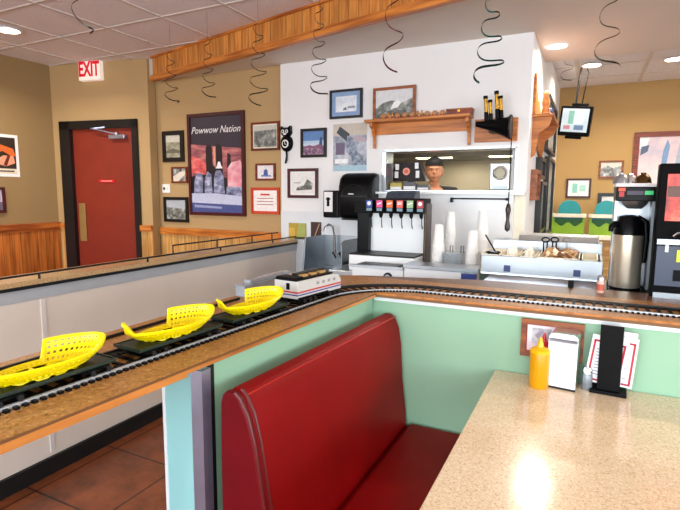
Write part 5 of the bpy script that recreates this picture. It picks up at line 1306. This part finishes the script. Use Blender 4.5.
for x in (-.029,.029):
    e_ = eyeball(x).build('eye', M_PAPER, cook, smooth=True)
    MB().disc((x,-.1025,1.668),.0052,'Y',.002,12).build('iris', cm('2a1a12'), e_)
    MB().tube([(x-.017,-.094,1.688),(x,-.101,1.694),(x+.017,-.094,1.689)], .0035, 6).build('eyebrow', cm('1e1410'), cook, smooth=True)
MB().tube([(-.022,-.0965,1.6085),(-.008,-.1,1.611),(.008,-.1,1.611),(.022,-.0965,1.6085)], [.002,.005,.005,.002], 8).build('lips', cm('9c4a3e'), cook, smooth=True)
# cap
m = MB(); hcap = (0,-.010,1.712)
prof = [(.088,0),(.0895,.022),(.083,.045),(.066,.068),(.038,.082),(.001,.088)]
m.lathe(prof, hcap, 28, 1, 1.14); m.build('cap', mat('black_cloth','131214',.8,var=.15), cook, smooth=True)
MB().lathe([(.001,0),(.011,.003),(.012,.012),(.001,.018)], (0,0,1.797), 12).build('cap_button', MATS['black_cloth'], cook)
m = MB(); m.lathe([(.078,0),(.083,.03),(.085,.055)], (0,.012,1.625), 24, 1, 1.05)
hr = m.build('hair', cm('1a1210'), cook, smooth=True)
hb_ = bmesh.new(); hb_.from_mesh(hr.data); bmesh.ops.delete(hb_, geom=[v for v in hb_.verts if v.co.y < -.012], context='VERTS'); hb_.to_mesh(hr.data); hb_.free()
so2 = hr.modifiers.new('s','SOLIDIFY'); so2.thickness = .006
# shirt and trousers grown on the same skeleton, slightly larger
V=[];E_=[];RD=[]
pel = J('',(0,0,.93),(.165,.125)); sp = J('',(0,0,1.12),(.152,.117),pel); chest = J('',(0,-.01,1.33),(.182,.132),sp); uc = J('',(0,0,1.455),(.145,.105),chest); J('',(0,-.002,1.535),(.066,.068),uc)
for sx in (-1,1):
    sh_ = J('',(sx*.178,0,1.455),.075,uc); J('',(sx*.215,-.01,1.2),.06,sh_)
o = skin_mesh(V,E_,RD,pel,2); ms_h = finalize(o); ms_h.materials.clear(); ms_h.materials.append(MATS['black_cloth'])
so3 = bpy.data.objects.new('shirt', ms_h); COL.objects.link(so3); so3.parent = cook
V=[];E_=[];RD=[]
pel = J('',(0,0,.93),(.16,.12))
for sx in (-1,1):
    hp = J('',(sx*.098,0,.85),.108,pel); kn = J('',(sx*.10,-.01,.5),.078,hp); an = J('',(sx*.10,.02,.1),.065,kn)
o = skin_mesh(V,E_,RD,pel,2); ms_h = finalize(o); ms_h.materials.clear(); ms_h.materials.append(mat('charcoal_trousers','1c1d22',.8))
so3 = bpy.data.objects.new('trousers', ms_h); COL.objects.link(so3); so3.parent = cook
for sx in (-1,1):
    m = MB(); m.tube([(sx*.10,.07,.045),(sx*.104,0,.05),(sx*.11,-.08,.042),(sx*.113,-.17,.036)], [.04,.05,.048,.032], 12); m.build('shoe', M_BLACK, cook, smooth=True)

# ------------------------------------------------------------------ hanging foil swirls
def swirl(label, px, ytop, ybot, depthY, zc, amp=.05, turns=3.5, w=.008, col=None, ph=0, rad=None):
    top = PY(px,ytop,depthY); bot = PY(px,ybot,depthY)
    t = thing('hanging_swirl', label, 'hanging decoration', (bot.x, depthY, bot.z), 0, 'curled foil ceiling decorations')
    L0 = zc-bot.z; n = int(26*turns); Lc = min(L0-.02, (top.z-bot.z)) if ytop > 0 else L0-.03
    vs = []; 
    for i in range(n+1):
        u = i/n; a_ = ph+2*PI*turns*u; r_ = amp*(1-.6*u)*1.15; z = Lc*u+.006*math.sin(a_*2)
        c_, s_ = math.cos(a_), math.sin(a_)
        ww = w*1.15*(.6+.4*math.sin(PI*min(1,u*5+.15)))
        vs += [(r_*c_, r_*s_, z-ww*.5), ((r_-ww*.3)*c_, (r_-ww*.3)*s_, z+ww*.5)]
    m = MB().add(vs, [(2*i,2*i+2,2*i+3,2*i+1) for i in range(n)])
    o = m.build('foil_spiral', col or M_SWIRL, t); sd_ = o.modifiers.new('s','SOLIDIFY'); sd_.thickness = .0012
    MB().tube([(amp*.4*math.cos(ph+2*PI*turns),amp*.4*math.sin(ph+2*PI*turns),Lc),(0,0,Lc+.01),(0,0,L0)], .0008, 5).build('thread', M_BLACK, t)
    return t
M_SWIRL = mat('dark_foil','3a3a30',.25,metal=.8,var=.3,scale=30)
M_SWR = mat('dark_red_foil','4a1420',.25,metal=.7,var=.3,scale=30)
M_SWG = mat('dark_green_foil','1c3a30',.25,metal=.8,var=.3,scale=30)
swirl('dark foil swirl hanging above the EXIT sign, leftmost of all', 83, -6, 35, 1.75, ZC, .045, 3)
swirl('thin foil swirl in front of the left end of the pine beam', 172, 50, 103, 3.2, ZC, .055, 4)
swirl('faint foil swirl above the left part of the sunset poster', 209, 40, 97, 3.1, ZC, .05, 4, ph=1)
swirl('foil swirl ending in a wide loop above the small framed photos right of the poster', 259, 24, 103, 2.95, ZC, .065, 4.5, ph=2)
swirl('foil swirl hanging before the white wall above the winter scene', 319, 8, 95, 2.75, ZC, .05, 5, ph=.5)
swirl('dark red foil swirl above the mountain photo on the shelf', 393, -10, 70, 2.3, ZC, .045, 4, col=M_SWR, ph=1.5)
swirl('largest dark green foil swirl hanging above the brass whistle', 489, 2, 78, 2.1, ZC, .055, 3.2, col=M_SWG, ph=2.4, w=.009)
swirl('foil swirl under the smooth ceiling right of the bright lamp', 606, -4, 67, 2.9, ZS, .055, 3, ph=0)
swirl('small foil swirl hanging near the black ceiling screen', 567, 58, 80, 5.4, ZC, .06, 1.5, ph=1)

# ------------------------------------------------------------------ lamps
def lamp(label, x, y, z, e, r=.085, em=30, col=(1,.9,.75), spread=150):
    t = thing('recessed_lamp', label, 'lamp', (x, y, z), 0, 'recessed ceiling lamps')
    m = MB(); m.lathe([(r+.02,-.001),(r+.02,-.007),(r,-.01),(r-.004,-.003)], seg=28); m.build('trim_ring', M_PAPER, t, smooth=True)
    MB().lathe([(.0001,-.0045),(r-.004,-.0045),(r-.004,-.002),(.0001,-.002)], seg=28).build('bulb_face', mat('lamp_glow_%d'%em,'fff6e6',.4,emit='ffe6c0',estr=em), t)
    ld = bpy.data.lights.new('lamp_light','AREA'); ld.shape = 'DISK'; ld.size = r*1.8; ld.energy = e; ld.color = col; ld.spread = R(spread)
    lo = bpy.data.objects.new('lamp_light', ld); COL.objects.link(lo); lo.parent = t; lo.location = (0,0,-.02)
p = PZ(8,29,ZC); lamp('recessed ceiling lamp at the far left of the tiled ceiling', p.x, p.y, ZC-.006, 22)
p = PZ(553,47,ZS); lamp('brightest ceiling lamp beside the top corner of the white wall', p.x+.03, p.y-.03, ZS, 26, .075, 14)
p = PZ(590,67,ZC); lamp('recessed lamp in the far tiled ceiling near the hanging screen', p.x+.02, p.y-.12, ZC-.006, 16)
p = PZ(675,58,ZC); lamp('recessed lamp in the far tiled ceiling at the right edge', p.x, p.y, ZC-.006, 16)
# table-top mirror point, unused; unseen ceiling lamps below are added for extra light
q_ = PZ(522,508,.75); d_ = ray(522,508); rz_ = Vector((d_.x,d_.y,-d_.z)); g_ = q_+rz_*((ZS-.75)/rz_.z)
lamp('added unseen ceiling lamp over the side aisle', -2.9, .6, ZC-.006, 22)
lamp('added unseen ceiling lamp near the rear windows', -.6, -1.4, ZC-.006, 22)
lamp('added unseen ceiling lamp over the right tables', 2.4, 1.0, ZC-.006, 22)
lamp('added unseen ceiling lamp in the soffit over the salad station', 1.0, 3.3, ZS, 26)

ld = bpy.data.lights.new('cook_fill_light','AREA'); ld.shape = 'DISK'; ld.size = .3; ld.energy = 14; ld.color = (1,.93,.8)  # added fill without a fixture, brightens the cook's face from above
lo = bpy.data.objects.new('cook_fill_light', ld); COL.objects.link(lo); lo.location = (-1.3,4.35,ZS-.02); lo.rotation_euler = (R(-8),0,0)
# daylight
w = bpy.data.worlds.new('world'); scene.world = w; w.use_nodes = True
bg = w.node_tree.nodes['Background']
sky = w.node_tree.nodes.new('ShaderNodeTexSky'); sky.sky_type = 'NISHITA'; sky.sun_elevation = R(40); sky.sun_rotation = R(20); sky.sun_disc = False
w.node_tree.links.new(sky.outputs[0], bg.inputs[0]); bg.inputs[1].default_value = .5
# daylight portals: sky light entering through each rear window
def daylight(x, y, sx, sy, rot, e):
    ld = bpy.data.lights.new('window_daylight','AREA'); ld.shape = 'RECTANGLE'; ld.size = sx; ld.size_y = sy; ld.energy = e; ld.color = (.88,.94,1)
    lo = bpy.data.objects.new('window_daylight', ld); COL.objects.link(lo); lo.location = (x,y,1.6); lo.rotation_euler = rot
for xx in (-3.6,-1.2,1.2,3.35): daylight(xx, YB-.3, 2.0, 1.5, (R(90),0,0), 100)
for yy in (-1.6,.8,3.2): daylight(XE+.3, yy, 2.0, 1.5, (R(90),0,R(90)), 60)

vs_ = scene.view_settings; vs_.view_transform = 'Standard'; vs_.look = 'None'; vs_.exposure = 0.06; vs_.gamma = 1; vs_.use_curve_mapping = False
# merge check: drop leftovers
for o in list(bpy.data.objects):
    if o.type == 'EMPTY' and not o.children and o.parent is None and o.name.startswith('wall_door'): bpy.data.objects.remove(o)
